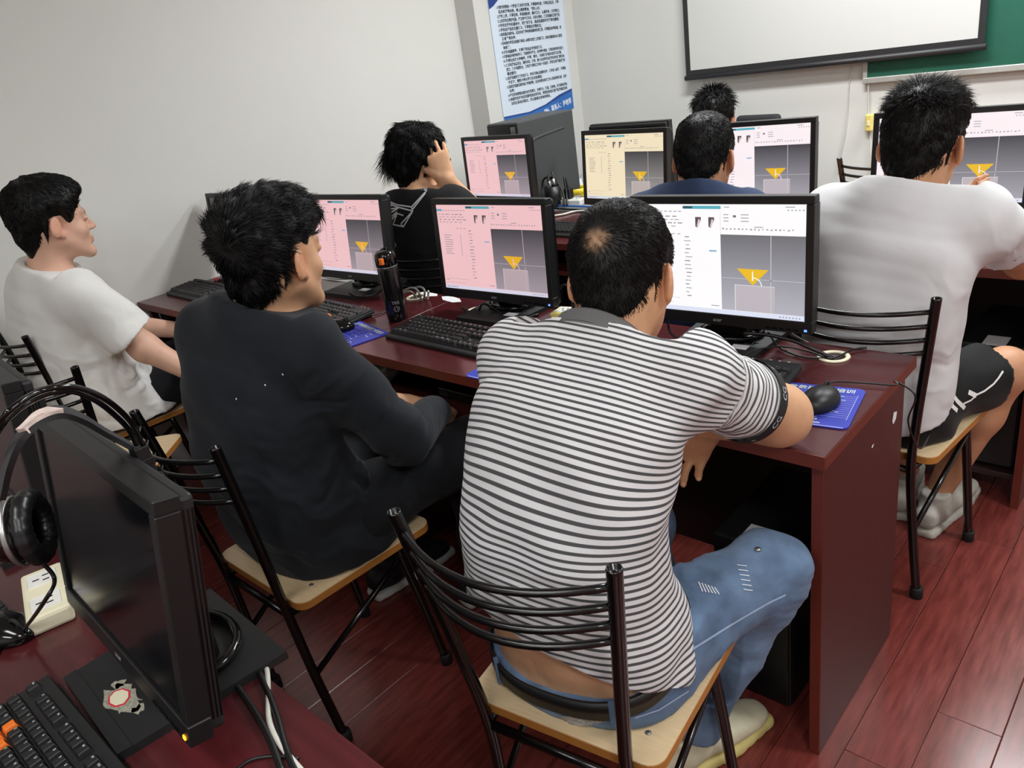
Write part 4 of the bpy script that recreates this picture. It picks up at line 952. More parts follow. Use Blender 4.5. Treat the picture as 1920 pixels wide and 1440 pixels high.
def axis_param(V, pts):
    """arc length of the nearest point on a polyline, and distance to it"""
    P = np.array([list(p) for p in bez([tuple(p) for p in pts], 6)]); best = np.full(len(V), 9.); par = np.zeros(len(V)); acc = 0
    for i in range(len(P)-1):
        d = P[i+1]-P[i]; L = np.linalg.norm(d); t0 = ((V-P[i])@d)/(L*L); t = np.clip(t0, 0 if i else -9, 1 if i < len(P)-2 else 9); r = np.linalg.norm(V-P[i]-t[:, None]*d, axis=1)
        m = r < best; best[m] = r[m]; par[m] = acc+t[m]*L; acc += L
    return par, best
# ------------------------------------------------------------------ people
def V3(v): return A3((v.x, v.y, v.z))
def fold_fn(seed, amp, scale, mask=None):
    def f(V, N):
        d = wav(V, seed, scale); r = amp*(d-np.abs(wav(V, seed+3, scale*.6))*.6)
        return r*(mask(V) if mask else 1)
    return f
def dirfold(seed, amp, direction, freq, mask=None):
    """stretched folds running across the given direction"""
    d = nrm(direction)
    def f(V, N):
        ph = V@d*freq*2*PI+1.6*wav(V, seed, 5)+.8*wav(V, seed+1, 11); r = amp*(np.sin(ph)**3)*(.5+.5*wav(V, seed+2, 4))
        return r*(mask(V) if mask else 1)
    return f
def near(p, r): p = A3(p); return lambda V: np.clip(1.3-np.linalg.norm(V-p, axis=1)/r, 0, 1)
def shirt(h, spine, ab, side, neck, shL, shR, shr=.055, sleeves=(), hem=None, neckcut=None, n=2.5):
    s = Sdf(h); s.loft(spine, ab, side, .03, n)
    for q in (shL, shR): s.cone(neck, q, shr+.012, shr, .06)
    for (pts, rs, end, inner) in sleeves:
        if end: s.sleeve(pts, rs, end[0], end[1], inner)
        else: s.chain(pts, rs, .05, .03)
    for c in (hem or []): s.cut(*c)
    if neckcut: p, nv, r = neckcut; s.cut(p, nv, .004, p, r)
    return s
# ===== man in the striped shirt
P = thing('person', 'person in a striped shirt and blue jeans seen from behind, elbow on the desk', 'person', (-.27, -.35, 0)); M0 = Matrix.Translation((-P.location))
def person_end(P):
    for c in P.children: c.matrix_parent_inverse = T_(-P.location) if c.matrix_parent_inverse == Matrix.Identity(4) else c.matrix_parent_inverse
O, R = A3((-.272, -.165, 1.098)), rotm(R_(13), R_(16), R_(-2)); SC_ = .95
neck = A3((-.262, -.25, 1.012)); shR, shL = A3((-.115, -.245, .985)), A3((-.42, -.285, .985)); el, wr = A3((-.085, .005, .812)), A3((-.215, -.005, .775))
side = nrm((math.cos(R_(9)), math.sin(R_(9)), 0))
s = Sdf(.0042); g = head_sdf(s, O, R, SC_); s.chain([g((0, -.03, -.03)), neck+A3((0, -.01, -.04))], [.058, .064], .03)
s.chain([shR, el], [.05, .05], .03); s.chain([el, wr], [.052, .034], .03); hand(s, wr, (-.5, -.15, -.75), (.3, -.6, -.1), 1, (.5, .6, .3))
eL, wL = A3((-.47, -.03, .80)), A3((-.34, .09, .785)); s.chain([shL, eL, wL], [.05, .045, .032], .03); hand(s, wL, (.7, .6, -.1), (0, 0, -1), 1, (.4, .3, .2))
s.loft([(-.27, -.36, .46), (-.27, -.38, .60), (-.265, -.37, .8), (-.258, -.30, .95)], [(.168, .13), (.163, .122), (.15, .10), (.12, .08)], side, .04)
s.ell((-.275, -.522, .505), (.004, .016, .022), None, .02, op='s')
bod = body_mesh(s, P, SKIN, g)
spine = [(-.27, -.375, .50), (-.272, -.40, .62), (-.268, -.40, .76), (-.262, -.355, .90), (-.262, -.275, 1.01)]
sl = [([shR, shR+(el-shR)*.55, shR+(el-shR)*.72], [.062, .068, .069], (shR+(el-shR)*.62, el-shR, .11), .058), ([shL, shL+(eL-shL)*.7], [.062, .066], (shL+(eL-shL)*.6, eL-shL, .11), .056)]
s = shirt(.005, spine, [(.196, .158), (.181, .132), (.172, .122), (.178, .112), (.10, .07)], side, neck+A3((0, 0, -.015)), shL, shR, .056, sl, hem=[((-.27, -.5, .600), (-.24, -.5, -1), .003), ], neckcut=(neck+A3((0, -.012, .022)), O-neck+A3((0, .02, 0)), .13))
s.minus_cone(neck+A3((0, 0, -.03)), neck+A3((0, .03, .08)), .068, .07)
def stripes(V):
    b, db = axis_param(V, [shR, el]); c, dc = axis_param(V, [shL, eL]); t_ = np.clip((V[:, 2]-.78)/.22, 0, 1); t_ = t_*t_*(3-2*t_)
    a = V[:, 2]+(.18+.62*t_)*(V[:, 1]+.40)+.0035*wav(V, 5, 3)+.05*(V[:, 0]+.27)*(1-t_)*.6
    u = np.where((b > .055) & (db < .085), b+.0045*wav(V, 8, 9)+.3, np.where((c > .055) & (dc < .085), c+.3, a)); return {'stripe': u/.0128}
sh_o, V_, F_ = garment('shirt', s, STRIPE, P, [fold_fn(3, .003, 7), dirfold(5, .0035, (.3, .3, 1), 16, near((-.27, -.50, .60), .16)), dirfold(7, .004, (1, .4, .5), 14, near((-.12, -.18, .93), .12)), dirfold(9, .003, (.4, .7, -.8), 22, near(shR+(el-shR)*.4, .1))], stripes)
# collar and cuff band
cu = MB(); ax_ = nrm(el-shR); pc = shR+ax_*(np.linalg.norm(el-shR)*.62); xa = nrm(np.cross(ax_, (0, 0, 1))); ya = np.cross(ax_, xa)
ring = lambda r, o: [tuple(pc+ax_*o+(xa*math.cos(a)+ya*math.sin(a))*r) for a in [2*PI*i/40 for i in range(40)]]
vs = ring(.0705, -.022)+ring(.0705, .003)+ring(.062, .003); cu.add(vs, [(i+40*k, (i+1) % 40+40*k, (i+1) % 40+40*(k+1), i+40*(k+1)) for k in (0, 1) for i in range(40)], True); cuff = cu.build('sleeve_band', mat('black_rib', (26, 27, 29), .85), P)
tx = MB()
for i in range(9):
    a = 2*PI*i/9+.3; rd = xa*math.cos(a)+ya*math.sin(a); tg = -xa*math.sin(a)+ya*math.cos(a)
    add_text('', 'CG' if i % 2 == 0 else '+', .017, None, None, frame(Vector(pc+rd*.0712-ax_*.0095), Vector(-tg), Vector(-ax_)), bold=.0003, merge=tx)
tag(tx.build('band_lettering', mat('grey_print', (170, 172, 175), .8), cuff), kind='stuff')
nd = nrm(O-neck+A3((0, .03, 0))); cc_ = neck+A3((0, -.010, .014)); xa2 = nrm(np.cross(nd, (0, 1, 0))); ya2 = np.cross(nd, xa2)
ring2 = lambda r, o: [tuple(cc_+nd*o+(xa2*math.cos(a)*1.0+ya2*math.sin(a)*.98)*r) for a in [2*PI*i/40 for i in range(40)]]
cl = MB(); vs = ring2(.083, -.012)+ring2(.078, .012)+ring2(.073, .018)+ring2(.069, .0); cl.add(vs, [(i+40*k, (i+1) % 40+40*k, (i+1) % 40+40*(k+1), i+40*(k+1)) for k in (0, 1, 2) for i in range(40)], True); cl.build('collar', GREYC, P)
hair(P, O, R, dict(th=.009, top=.007, back=.003, bald=.024, fade=.6, whorl=(-.002, -.098, .066), n=15000, len=.017, lift=.2, wd=.0006, seed=11, lump=.001), HAIR3, SC_)
# jeans, belt, shoes
kn, an = A3((-.085, -.045, .505)), A3((-.215, -.135, .12)); knL, anL = A3((-.40, -.02, .50)), A3((-.40, .03, .12))
s = Sdf(.006); s.loft([(-.27, -.34, .435), (-.27, -.365, .49), (-.27, -.372, .56), (-.268, -.375, .68)], [(.184, .15), (.180, .142), (.173, .134), (.165, .125)], side, .03, 2.6); s.chain([(-.185, -.32, .515), kn], [.085, .074], .05); s.chain([kn, an], [.073, .058], .03); s.chain([(-.355, -.32, .515), knL], [.085, .074], .05); s.chain([knL, anL], [.073, .058], .03)
s.cut((-.27, -.5, .492), (0, -.30, 1), .004, (-.27, -.36, .66), .26); s.cut((0, 0, .4375), (0, 0, -1), .004, (-.27, -.33, .42), .17)
s.cut(an+A3((0, 0, -.01)), an-kn, .003, an, .1)
jeans, V_, F_ = garment('jeans', s, DENIM, P, [fold_fn(21, .004, 6), dirfold(23, .0045, (.5, .8, .2), 13, near((-.15, -.25, .55), .18)), dirfold(25, .004, (.3, .3, 1), 15, near((-.1, -.07, .42), .16))])
bt = MB(); vs = []; NB = 72; pw5 = lambda c_: math.copysign(abs(c_)**.8, c_)
for i in range(NB):
    a = 2*PI*i/NB; lx, ly = .1762*pw5(math.cos(a)), .1375*pw5(math.sin(a)); x_, y_ = -.27+lx*math.cos(R_(9))-ly*math.sin(R_(9)), -.372+lx*math.sin(R_(9))+ly*math.cos(R_(9))
    for dz in (-.020, .016): vs.append((x_, y_, .484+.30*(y_+.5)+dz))
bt.add(vs, [(2*i, (2*i+2) % (2*NB), (2*i+3) % (2*NB), 2*i+1) for i in range(NB)], True)
belt = bt.build('belt', LEATH, P); md = belt.modifiers.new('thick', 'SOLIDIFY'); md.thickness = .005; md.offset = 1
jb = bvh_of(jeans)
for an_ in (-128, -58):
    a = R_(an_); lx, ly = .179*pw5(math.cos(a)), .1405*pw5(math.sin(a)); x_, y_ = -.27+lx*math.cos(R_(9))-ly*math.sin(R_(9)), -.372+lx*math.sin(R_(9))+ly*math.cos(R_(9)); z_ = .486+.30*(y_+.5)
    Mf = frame((x_, y_, z_-.006), Vector((-math.sin(a+R_(9)), math.cos(a+R_(9)), 0)), Vector((0, 0, 1))); MB().box((-.006, -.028, -.004), (.006, .026, .004), .001, Mf).build('belt_loop', DENIM, jeans)
seam = mat('denim_seam', (150, 170, 198), .9); rip = mat('frayed_threads', (208, 216, 226), .9)
for nm, px, w, m in (('side_seam', [(1232, 1247), (1300, 1215), (1380, 1165), (1440, 1130), (1472, 1115)], .004, seam), ('pocket_seam', [(1232, 1168), (1248, 1200), (1252, 1245)], .004, seam), ('yoke_seam', [(1210, 1240), (1250, 1262), (1290, 1262)], .003, seam), ('back_seam', [(1190, 1345), (1235, 1330), (1290, 1295)], .003, seam)):
    b = strip_on(jb, px, w)
    if b.v: b.build(nm, m, jeans)
rb = MB()
for i in range(6):
    for b0 in (strip_on(jb, [(1310+i*6, 1092+i*2), (1318+i*6, 1110+i*1)], .0022), strip_on(jb, [(1382+i*2.2, 1060+i*9), (1400+i*2, 1062+i*9)], .0018)):
        if b0.v: rb.add(b0.v, b0.f)
if rb.v: rb.build('rip_threads', rip, jeans)
pb = strip_on(jb, [(1042, 1347), (1090, 1352), (1130, 1343)], .022); 
if pb.v: pb.build('waist_patch', mat('grey_patch', (160, 158, 152), .9, var=.5, scale=150), jeans)
bo = MB(); a_, b_ = jb.ray_cast(Vector(CAM), Vector(ray(1421, 1031)))[:2]
if a_: MB().lathe([(0, 0), (.006, 0), (.006, .003), (0, .004)], a_, 12).build('rivet', STEEL, jeans)
CSH = mat('cream_shoe', (214, 208, 178), .6, var=.06, bump=.08); CSO = mat('yellowed_sole', (206, 190, 120), .6, var=.1)
shoe(P, (-.225, -.15, 0), (.35, 1, 0), CSH, CSO, 1.05); shoe(P, (-.40, .03, 0), (0, 1, 0), CSH, CSO, 1.05)
person_end(P)
# ===== man in the black sweater
P = thing('person', 'person in a black sweater and dark trousers sitting sideways watching the screens', 'person', (-1.08, -.4, 0))
O, R = A3((-.985, -.375, 1.150)), rotm(R_(9), R_(2), R_(0)); SC_ = 1.0
neck = A3((-1.02, -.42, 1.065)); shR, shL = A3((-.905, -.405, .985)), A3((-1.20, -.45, .99)); el, wr = A3((-.865, -.235, .685)), A3((-.985, -.045, .655)); eL, wL = A3((-1.30, -.20, .70)), A3((-1.09, -.055, .655))
side = nrm((math.cos(R_(5)), math.sin(R_(5)), 0))
s = Sdf(.0042); g = head_sdf(s, O, R, SC_); s.chain([g((0, -.03, -.03)), neck+A3((0, -.01, -.05))], [.055, .060], .03)
s.chain([shR, el, wr], [.045, .04, .028], .03); hand(s, wr, (-.5, .7, -.35), (-.3, -.2, -.9), 1, (.9, .9, .5)); s.chain([shL, eL, wL], [.045, .042, .030], .03); hand(s, wL, (.8, .35, -.1), (0, .1, -1), -1, (.5, .6, .4))
s.loft([(-1.08, -.40, .5), (-1.07, -.43, .8), (-1.03, -.42, 1.0)], [(.14, .1), (.14, .1), (.1, .07)], side, .04)
bod = body_mesh(s, P, SKIN, g)
spine = [(-1.085, -.375, .47), (-1.09, -.43, .58), (-1.09, -.455, .74), (-1.075, -.45, .90), (-1.035, -.425, 1.025)]
sl = [([shR, shR+(el-shR)*.5, el, wr], [.068, .066, .06, .044], (wr-(wr-el)*.06, wr-el, .07), .036), ([shL, eL, eL+(wL-eL)*.35], [.068, .062, .055], (eL+(wL-eL)*.3, wL-eL, .07), .046)]
s = shirt(.006, spine, [(.195, .165), (.195, .155), (.188, .14), (.185, .122), (.10, .075)], side, neck+A3((0, 0, -.02)), shL, shR, .062, sl, hem=[((0, 0, .4395), (0, 0, -1), .006)], neckcut=(neck+A3((.0, -.004, .012)), O-neck+A3((-.02, -.02, 0)), .12))
s.minus_cone(neck+A3((0, 0, -.03)), neck+A3((.01, .02, .08)), .064, .066)
sw, V_, F_ = garment('sweater', s, BLACKC, P, [fold_fn(31, .005, 5), dirfold(33, .011, (.4, .5, 1), 10, near((-.98, -.42, .62), .2)), dirfold(35, .008, (.2, .9, -.6), 13, near(el, .16)), dirfold(37, .007, (1, .3, .6), 11, near((-.93, -.42, .85), .16))])
hair(P, O, R, dict(th=.014, top=.012, back=.008, front=.012, fade=.75, whorl=(.012, -.096, .045), n=15000, len=.034, lift=.16, wd=.0008, seed=12, lump=.003, messy=.12, clump=.35, hl=[(-.13, -.08), (-.09, -.088), (-.066, -.082), (-.048, -.06), (-.036, -.02), (-.022, .03), (.012, .034), (.03, .022), (.042, .034), (.055, .036), (.08, .034), (.12, .036)]), HAIR, SC_)
kn, an = A3((-.915, -.005, .545)), A3((-1.02, .05, .14)); knL, anL = A3((-1.2, -.0, .54)), A3((-1.30, -.06, .13))
s = Sdf(.007); s.ell((-1.085, -.36, .505), (.185, .15, .085), None, .03); s.chain([(-.99, -.36, .525), kn], [.092, .08], .05); s.chain([kn, an], [.079, .062], .03); s.chain([(-1.17, -.36, .525), knL], [.092, .078], .05); s.chain([knL, anL], [.078, .06], .03); s.cut((0, 0, .4375), (0, 0, -1), .004, (-1.08, -.36, .42), .17)
garment('trousers', s, PANTB, P, [fold_fn(41, .006, 5), dirfold(43, .006, (.5, .8, .2), 11, near(kn, .2)), dirfold(45, .006, (1, .5, .1), 9, near((-.95, -.25, .55), .2))])
BWS = mat('black_sneaker', (24, 24, 26), .6, var=.5, scale=30); WSO = mat('white_sole', (205, 205, 200), .6)
shoe(P, (-1.30, -.08, 0), (.1, 1, 0), BWS, WSO); shoe(P, (-1.02, .05, 0), (.2, 1, 0), BWS, WSO)
lb = MB(); lint = bvh_of(sw)
for u, v in ((443, 748), (497, 722), (640, 610), (530, 702)):
    h = lint.ray_cast(Vector(CAM), Vector(ray(u, v)))
    if h[0]: lb.box(h[0]-Vector((.0012, .0012, .0018)), h[0]+Vector((.0012, .0012, .0018)), .0004, seg=1)
if lb.v: tag(lb.build('lint', PAPER, sw), kind='stuff')
person_end(P)
# ===== man in the white shirt by the left wall
P = thing('person', 'person in an oversized white shirt sitting in profile by the left wall', 'person', (-2.5, -.3, 0))
O, R = A3((-2.395, -.33, 1.172)), rotm(R_(-8), R_(2)); SC_ = 1.04
neck = A3((-2.43, -.385, 1.045)); shR, shL = A3((-2.30, -.37, .965)), A3((-2.62, -.38, .965)); el, wr = V3(onx(272, 652, -2.23)), V3(onx(352, 694, -2.16)); eL, wL = A3((-2.68, -.18, .74)), A3((-2.5, .02, .66))
side = nrm((1, 0, 0))
s = Sdf(.005); g = head_sdf(s, O, R, SC_); s.chain([g((0, -.03, -.03)), neck+A3((0, -.01, -.05))], [.060, .064], .03); s.chain([shR, el, wr], [.05, .046, .034], .03); hand(s, wr, wr-el, (-.5, 0, -1), -1, (.4, .4, .3)); s.chain([shL, eL, wL], [.05, .045, .03], .03); hand(s, wL, (.2, 1, -.1), (0, 0, -1), 1)
s.loft([(-2.49, -.34, .5), (-2.49, -.38, .8), (-2.44, -.38, .98)], [(.14, .1), (.14, .1), (.1, .07)], side, .04); body_mesh(s, P, SKIN3, g)
spine = [(-2.49, -.31, .45), (-2.49, -.35, .56), (-2.49, -.395, .74), (-2.475, -.40, .90), (-2.44, -.385, 1.005)]
sl = [([shR, shR+(el-shR)*.5, shR+(el-shR)*.95], [.075, .085, .092], (shR+(el-shR)*.80, el-shR, .13), .072), ([shL, eL], [.075, .085], (shL+(eL-shL)*.8, eL-shL, .13), .066)]
s = shirt(.007, spine, [(.20, .19), (.20, .175), (.2, .16), (.195, .13), (.10, .075)], side, neck+A3((0, 0, -.02)), shL, shR, .066, sl, hem=[((0, 0, .455), (0, 0, -1), .004)], neckcut=(neck+A3((0, -.005, .008)), O-neck+A3((0, -.02, 0)), .13)); s.minus_cone(neck+A3((0, 0, -.03)), neck+A3((.01, .02, .08)), .068, .07)
garment('shirt', s, WHITEC, P, [fold_fn(51, .005, 4.5), dirfold(53, .010, (.4, .6, 1), 8, near((-2.33, -.32, .68), .22)), dirfold(55, .006, (.3, 1, -.4), 8, near(el, .18)), dirfold(56, .008, (.2, 1, .3), 11, near((-2.33, -.26, .55), .17))])
hair(P, O, R, dict(th=.018, top=.014, back=.004, front=.006, whorl=(0, -.05, .11), n=9000, len=.018, lift=.16, wd=.001, seed=13, lump=.0015), HAIR, SC_)
s = Sdf(.008); s.ell((-2.5, -.30, .51), (.18, .15, .085), None, .03)
for q in (-1, 1): k_ = A3((-2.5+q*.14, .08, .54)); s.chain([(-2.5+q*.09, -.28, .525), k_], [.09, .072], .05); s.chain([k_, k_+A3((0, .0, -.44))], [.07, .055], .03)
s.cut((0, 0, .4375), (0, 0, -1), .004, (-2.5, -.3, .42), .17); garment('trousers', s, PANTB, P, [fold_fn(61, .006, 5)])
for q in (-1, 1): shoe(P, (-2.5+q*.14, .08, 0), (0, 1, 0), BWS, WSO)
person_end(P)
# ===== man with the printed black shirt, hand at his ear
P = thing('person', 'person with tousled hair and glasses in a black shirt with white print, hand at ear', 'person', (-1.8, .85, 0))
O, R = A3((-1.838, .785, 1.145)), rotm(R_(4), R_(8), R_(4)); SC_ = .98
neck = A3((-1.828, .735, 1.05)); shR, shL = A3((-1.70, .77, 1.0)), A3((-1.965, .715, .965)); el = A3((-1.70, .985, .86)); wr = V3(onx(838, 336, -1.705)); eL, wL = A3((-2.1, 1.02, .79)), A3((-1.98, 1.22, .775))
side = nrm((math.cos(R_(12)), math.sin(R_(12)), 0))
s = Sdf(.0042); g = head_sdf(s, O, R, SC_); s.chain([g((0, -.03, -.03)), neck+A3((0, 0, -.05))], [.052, .056], .03); s.chain([shR, el], [.045, .038], .03); s.chain([el, wr], [.040, .026], .02)
hd_ = V3(onx(812, 275, -1.738)); hand(s, wr, hd_-wr, (-.8, .55, .1), 1, (.12, .35, .3), .2, 1.0, .3); s.chain([shL, eL, wL], [.045, .04, .028], .03); hand(s, wL, (.5, .8, 0), (0, 0, -1), 1)
s.loft([(-1.8, .82, .5), (-1.81, .76, .8), (-1.82, .73, 1.0)], [(.13, .1), (.13, .1), (.1, .07)], side, .04); body_mesh(s, P, SKIN, g)
spine = [(-1.80, .84, .455), (-1.80, .815, .58), (-1.81, .775, .76), (-1.825, .74, .92), (-1.83, .74, 1.04)]
sl = [([shR, shR+(el-shR)*.45, shR+(el-shR)*.6], [.06, .066, .066], (shR+(el-shR)*.5, el-shR, .1), .056), ([shL, eL], [.06, .064], (shL+(eL-shL)*.6, eL-shL, .1), .055)]
s = shirt(.006, spine, [(.185, .15), (.185, .14), (.182, .128), (.18, .11), (.10, .07)], side, neck+A3((0, 0, -.022)), shL, shR, .055, sl, hem=[((0, 0, .455), (0, 0, -1), .004)], neckcut=(neck+A3((0, 0, .0)), O-neck+A3((0, -.0, .05)), .12)); s.minus_cone(neck+A3((0, 0, -.03)), neck+A3((0, .02, .08)), .060, .062)
tee, V_, F_ = garment('shirt', s, BLACKC2, P, [fold_fn(71, .004, 5), dirfold(73, .005, (.3, .3, 1), 9, near((-1.75, .72, .7), .25))])
tb = bvh_of(tee); wi = mat('white_screen_print', (214, 215, 216), .85)
for px in ([(727, 344), (745, 350), (790, 352), (800, 358), (772, 388), (745, 384), (720, 374)], [(720, 378), (745, 388), (772, 395), (798, 362)], [(772, 388), (774, 396), (757, 425), (738, 421), (745, 400), (757, 404)], [(774, 396), (752, 420), (757, 425)], [(738, 421), (733, 416), (745, 397), (725, 414)], [(724, 404), (748, 390), (730, 392), (736, 382)], [(724, 416), (745, 404)], [(733, 452), (738, 450), (743, 459), (735, 478), (731, 476), (738, 461)]):
    b = strip_on(tb, px, .0052)
    if b.v: b.build('white_print', wi, tee)
h = tb.ray_cast(Vector(CAM), Vector(ray(795, 356)))
if h[0]: add_text('white_print', 'TM', .022, wi, tee, frame(h[0]+h[1]*.002, Vector((.95, .3, -.1)), Vector((0, 0, 1))), bold=.0004)
def kflow(p): return (-.5 if p[0] < .0 else .3, -.25, -.8)
hair(P, O, R, dict(th=.016, top=.010, back=.008, front=.006, whorl=(.02, -.03, .12), n=9000, len=.042, lift=.12, wd=.0009, seed=14, lump=.003, mixw=.8, flow=kflow, hl=[(-.12, -.075), (-.09, -.085), (-.06, -.075), (-.035, -.05), (-.012, -.005), (.012, -.005), (.03, -.012), (.042, -.005), (.055, .02), (.08, .03), (.12, .03)], spike=lambda p: .7 if (p[0] < -.03 and p[1] < -.02 and -.02 < p[2] < .06) else 0), HAIR, SC_)
gl = MB()
G_ = lambda p: Vector(g(p))
for q in (-1, 1): gl.tube([G_((q*.034+.026*math.cos(a), .112, .004+.019*math.sin(a))) for a in [2*PI*i/24 for i in range(24)]], .0016, 6, closed=True); gl.tube([G_((q*.060, .111, .012)), G_((q*.074, .10, .012)), G_((q*.079, .03, .012)), G_((q*.080, -.01, .008))], .0018, 6)
gl.tube([G_((-.008, .113, .008)), G_((.008, .113, .008))], .0016, 6); gl.build('glasses', mat('dark_metal_frame', (40, 40, 44), .3, metal=.6), P)
s = Sdf(.008); s.ell((-1.8, .84, .51), (.17, .14, .08), None, .03)
for q in (-1, 1): k_ = A3((-1.8+q*.12, 1.22, .53)); s.chain([(-1.8+q*.09, .86, .52), k_], [.085, .065], .05); s.chain([k_, k_+A3((0, .03, -.43))], [.065, .05], .03)
s.cut((0, 0, .4375), (0, 0, -1), .004, (-1.8, .84, .42), .17); garment('trousers', s, PANTB, P, [fold_fn(81, .006, 5)])
for q in (-1, 1): shoe(P, (-1.8+q*.12, 1.25, 0), (0, 1, 0), BWS, WSO)
person_end(P)
# ===== man in the navy shirt
P = thing('person', 'person in a navy shirt seen from behind between two far monitors', 'person', (-.75, .85, 0))
O, R = A3((-.742, .955, 1.095)), rotm(R_(10), R_(8), 0); SC_ = .98
neck = A3((-.735, .885, 1.015)); shR, shL = A3((-.585, .90, .945)), A3((-.90, .86, .945)); el, wr = A3((-.52, 1.14, .80)), A3((-.62, 1.3, .785)); eL, wL = A3((-.98, 1.12, .80)), A3((-.88, 1.3, .785)); side = nrm((math.cos(R_(6)), math.sin(R_(6)), 0))
s = Sdf(.0045); g = head_sdf(s, O, R, SC_); s.chain([g((0, -.03, -.03)), neck+A3((0, -.01, -.05))], [.058, .066], .03); s.chain([shR, el, wr], [.048, .042, .03], .03); hand(s, wr, (-.3, 1, 0), (0, 0, -1), -1); s.chain([shL, eL, wL], [.048, .042, .03], .03); hand(s, wL, (.3, 1, 0), (0, 0, -1), 1)
s.loft([(-.75, .84, .5), (-.75, .84, .8), (-.738, .87, .95)], [(.14, .1), (.14, .1), (.1, .07)], side, .04); body_mesh(s, P, SKIN2, g)
spine = [(-.75, .84, .455), (-.75, .835, .6), (-.748, .835, .76), (-.742, .85, .88), (-.738, .88, .985)]
s = shirt(.006, spine, [(.19, .15), (.19, .145), (.188, .13), (.188, .118), (.11, .08)], side, neck+A3((0, 0, -.02)), shL, shR, .062, [([shR, shR+(el-shR)*.7], [.064, .07], (shR+(el-shR)*.6, el-shR, .1), .06), ([shL, shL+(eL-shL)*.7], [.064, .07], (shL+(eL-shL)*.6, eL-shL, .1), .06)], hem=[((0, 0, .455), (0, 0, -1), .004)], neckcut=(neck+A3((0, -.005, .012)), O-neck, .12)); s.minus_cone(neck+A3((0, 0, -.03)), neck+A3((0, .03, .08)), .068, .07)
garment('shirt', s, NAVYC, P, [fold_fn(91, .004, 5), dirfold(93, .006, (1, .3, .6), 9, near((-.62, .85, .95), .14))])
hair(P, O, R, dict(th=.010, top=.010, whorl=(0, -.06, .105), n=9000, len=.013, lift=.25, wd=.0008, seed=15, lump=.001), HAIR, SC_)
s = Sdf(.008); s.ell((-.75, .84, .51), (.17, .14, .08), None, .03)
for q in (-1, 1): k_ = A3((-.75+q*.11, 1.24, .53)); s.chain([(-.75+q*.09, .86, .52), k_], [.085, .065], .05); s.chain([k_, k_+A3((0, .03, -.43))], [.065, .05], .03)
s.cut((0, 0, .4375), (0, 0, -1), .004, (-.75, .84, .42), .17); garment('trousers', s, PANTB, P, [fold_fn(101, .006, 5)])
for q in (-1, 1): shoe(P, (-.75+q*.11, 1.27, 0), (0, 1, 0), BWS, WSO)
person_end(P)
# ===== man in the white shirt and black shorts at right
P = thing('person', 'person in a white shirt and black striped shorts at the right, chin on hand', 'person', (-.15, .78, 0))
O, R = A3((-.098, .80, 1.138)), rotm(R_(-5), R_(6), R_(2)); SC_ = .98
neck = A3((-.105, .745, 1.06)); shR, shL = A3((.045, .76, .985)), A3((-.285, .74, .985)); el = A3((.075, 1.09, .80)); wr = A3((.03, .97, .955)); eL, wL = A3((-.36, 1.06, .80)), A3((-.27, 1.26, .785)); side = nrm((math.cos(R_(2)), math.sin(R_(2)), 0))
s = Sdf(.0045); g = head_sdf(s, O, R, SC_); s.chain([g((0, -.03, -.03)), neck+A3((0, -.01, -.05))], [.056, .064], .03); s.chain([shR, el], [.05, .045], .03); s.chain([el, wr], [.046, .032], .02); hand(s, wr, g((.02, .085, -.115))-wr, (-.2, -.3, 1), -1, (.9, .9, .6), .05, .95)
s.chain([shL, eL, wL], [.048, .042, .03], .03); hand(s, wL, (.3, 1, 0), (0, 0, -1), 1)
s.loft([(-.15, .76, .5), (-.14, .73, .8), (-.11, .735, .98)], [(.14, .1), (.14, .1), (.1, .07)], side, .04)
kn, an = A3((.072, 1.035, .515)), A3((-.055, 1.03, .12)); knL, anL = A3((-.26, 1.13, .51)), A3((-.17, 1.09, .12))
for a_, k_, n_ in (((-.07, .80, .50), kn, an), ((-.24, .80, .50), knL, anL)): s.chain([a_, k_], [.07, .058], .03); s.chain([k_, k_+(n_-k_)*.35, n_], [.056, .053, .036], .03)
body_mesh(s, P, SKIN2, g)
spine = [(-.150, .76, .455), (-.152, .735, .58), (-.15, .715, .76), (-.135, .72, .90), (-.11, .745, 1.015)]
sl = [([shR, shR+(el-shR)*.55], [.064, .074], (shR+(el-shR)*.5, el-shR, .1), .062), ([shL, shL+(eL-shL)*.6], [.064, .072], (shL+(eL-shL)*.5, eL-shL, .1), .062)]
s = shirt(.006, spine, [(.172, .145), (.175, .14), (.185, .13), (.188, .115), (.11, .075)], side, neck+A3((0, 0, -.02)), shL, shR, .06, sl, hem=[((-.15, .7, .482), (.12, .25, -1), .004)], neckcut=(neck+A3((0, -.005, .012)), O-neck+A3((0, -.02, 0)), .12)); s.minus_cone(neck+A3((0, 0, -.03)), neck+A3((0, .03, .08)), .066, .068)
tee2, V_, F_ = garment('shirt', s, WHITEC2, P, [fold_fn(111, .004, 5), dirfold(113, .005, (.5, .2, 1), 8, near((-.08, .66, .58), .2)), dirfold(115, .006, (1, .5, .6), 9, near((.03, .76, .88), .13))])
def sp(p): return .55 if p[2] > .095 else 0
hair(P, O, R, dict(th=.009, top=.014, front=.004, whorl=(0, -.06, .10), n=10000, len=.018, lift=.22, wd=.0008, seed=16, lump=.002, spike=sp, clump=.6), HAIR2, SC_)
s = Sdf(.007); s.loft([(-.15, .78, .435), (-.15, .77, .5), (-.15, .76, .56)], [(.18, .15), (.175, .145), (.16, .13)], side, .03, 2.6); s.chain([(-.07, .80, .515), (-.07+(kn[0]+.07)*.8, .80+(kn[1]-.80)*.8, .515)], [.09, .086], .04); s.chain([(-.24, .80, .515), (-.25, 1.04, .515)], [.09, .086], .04)
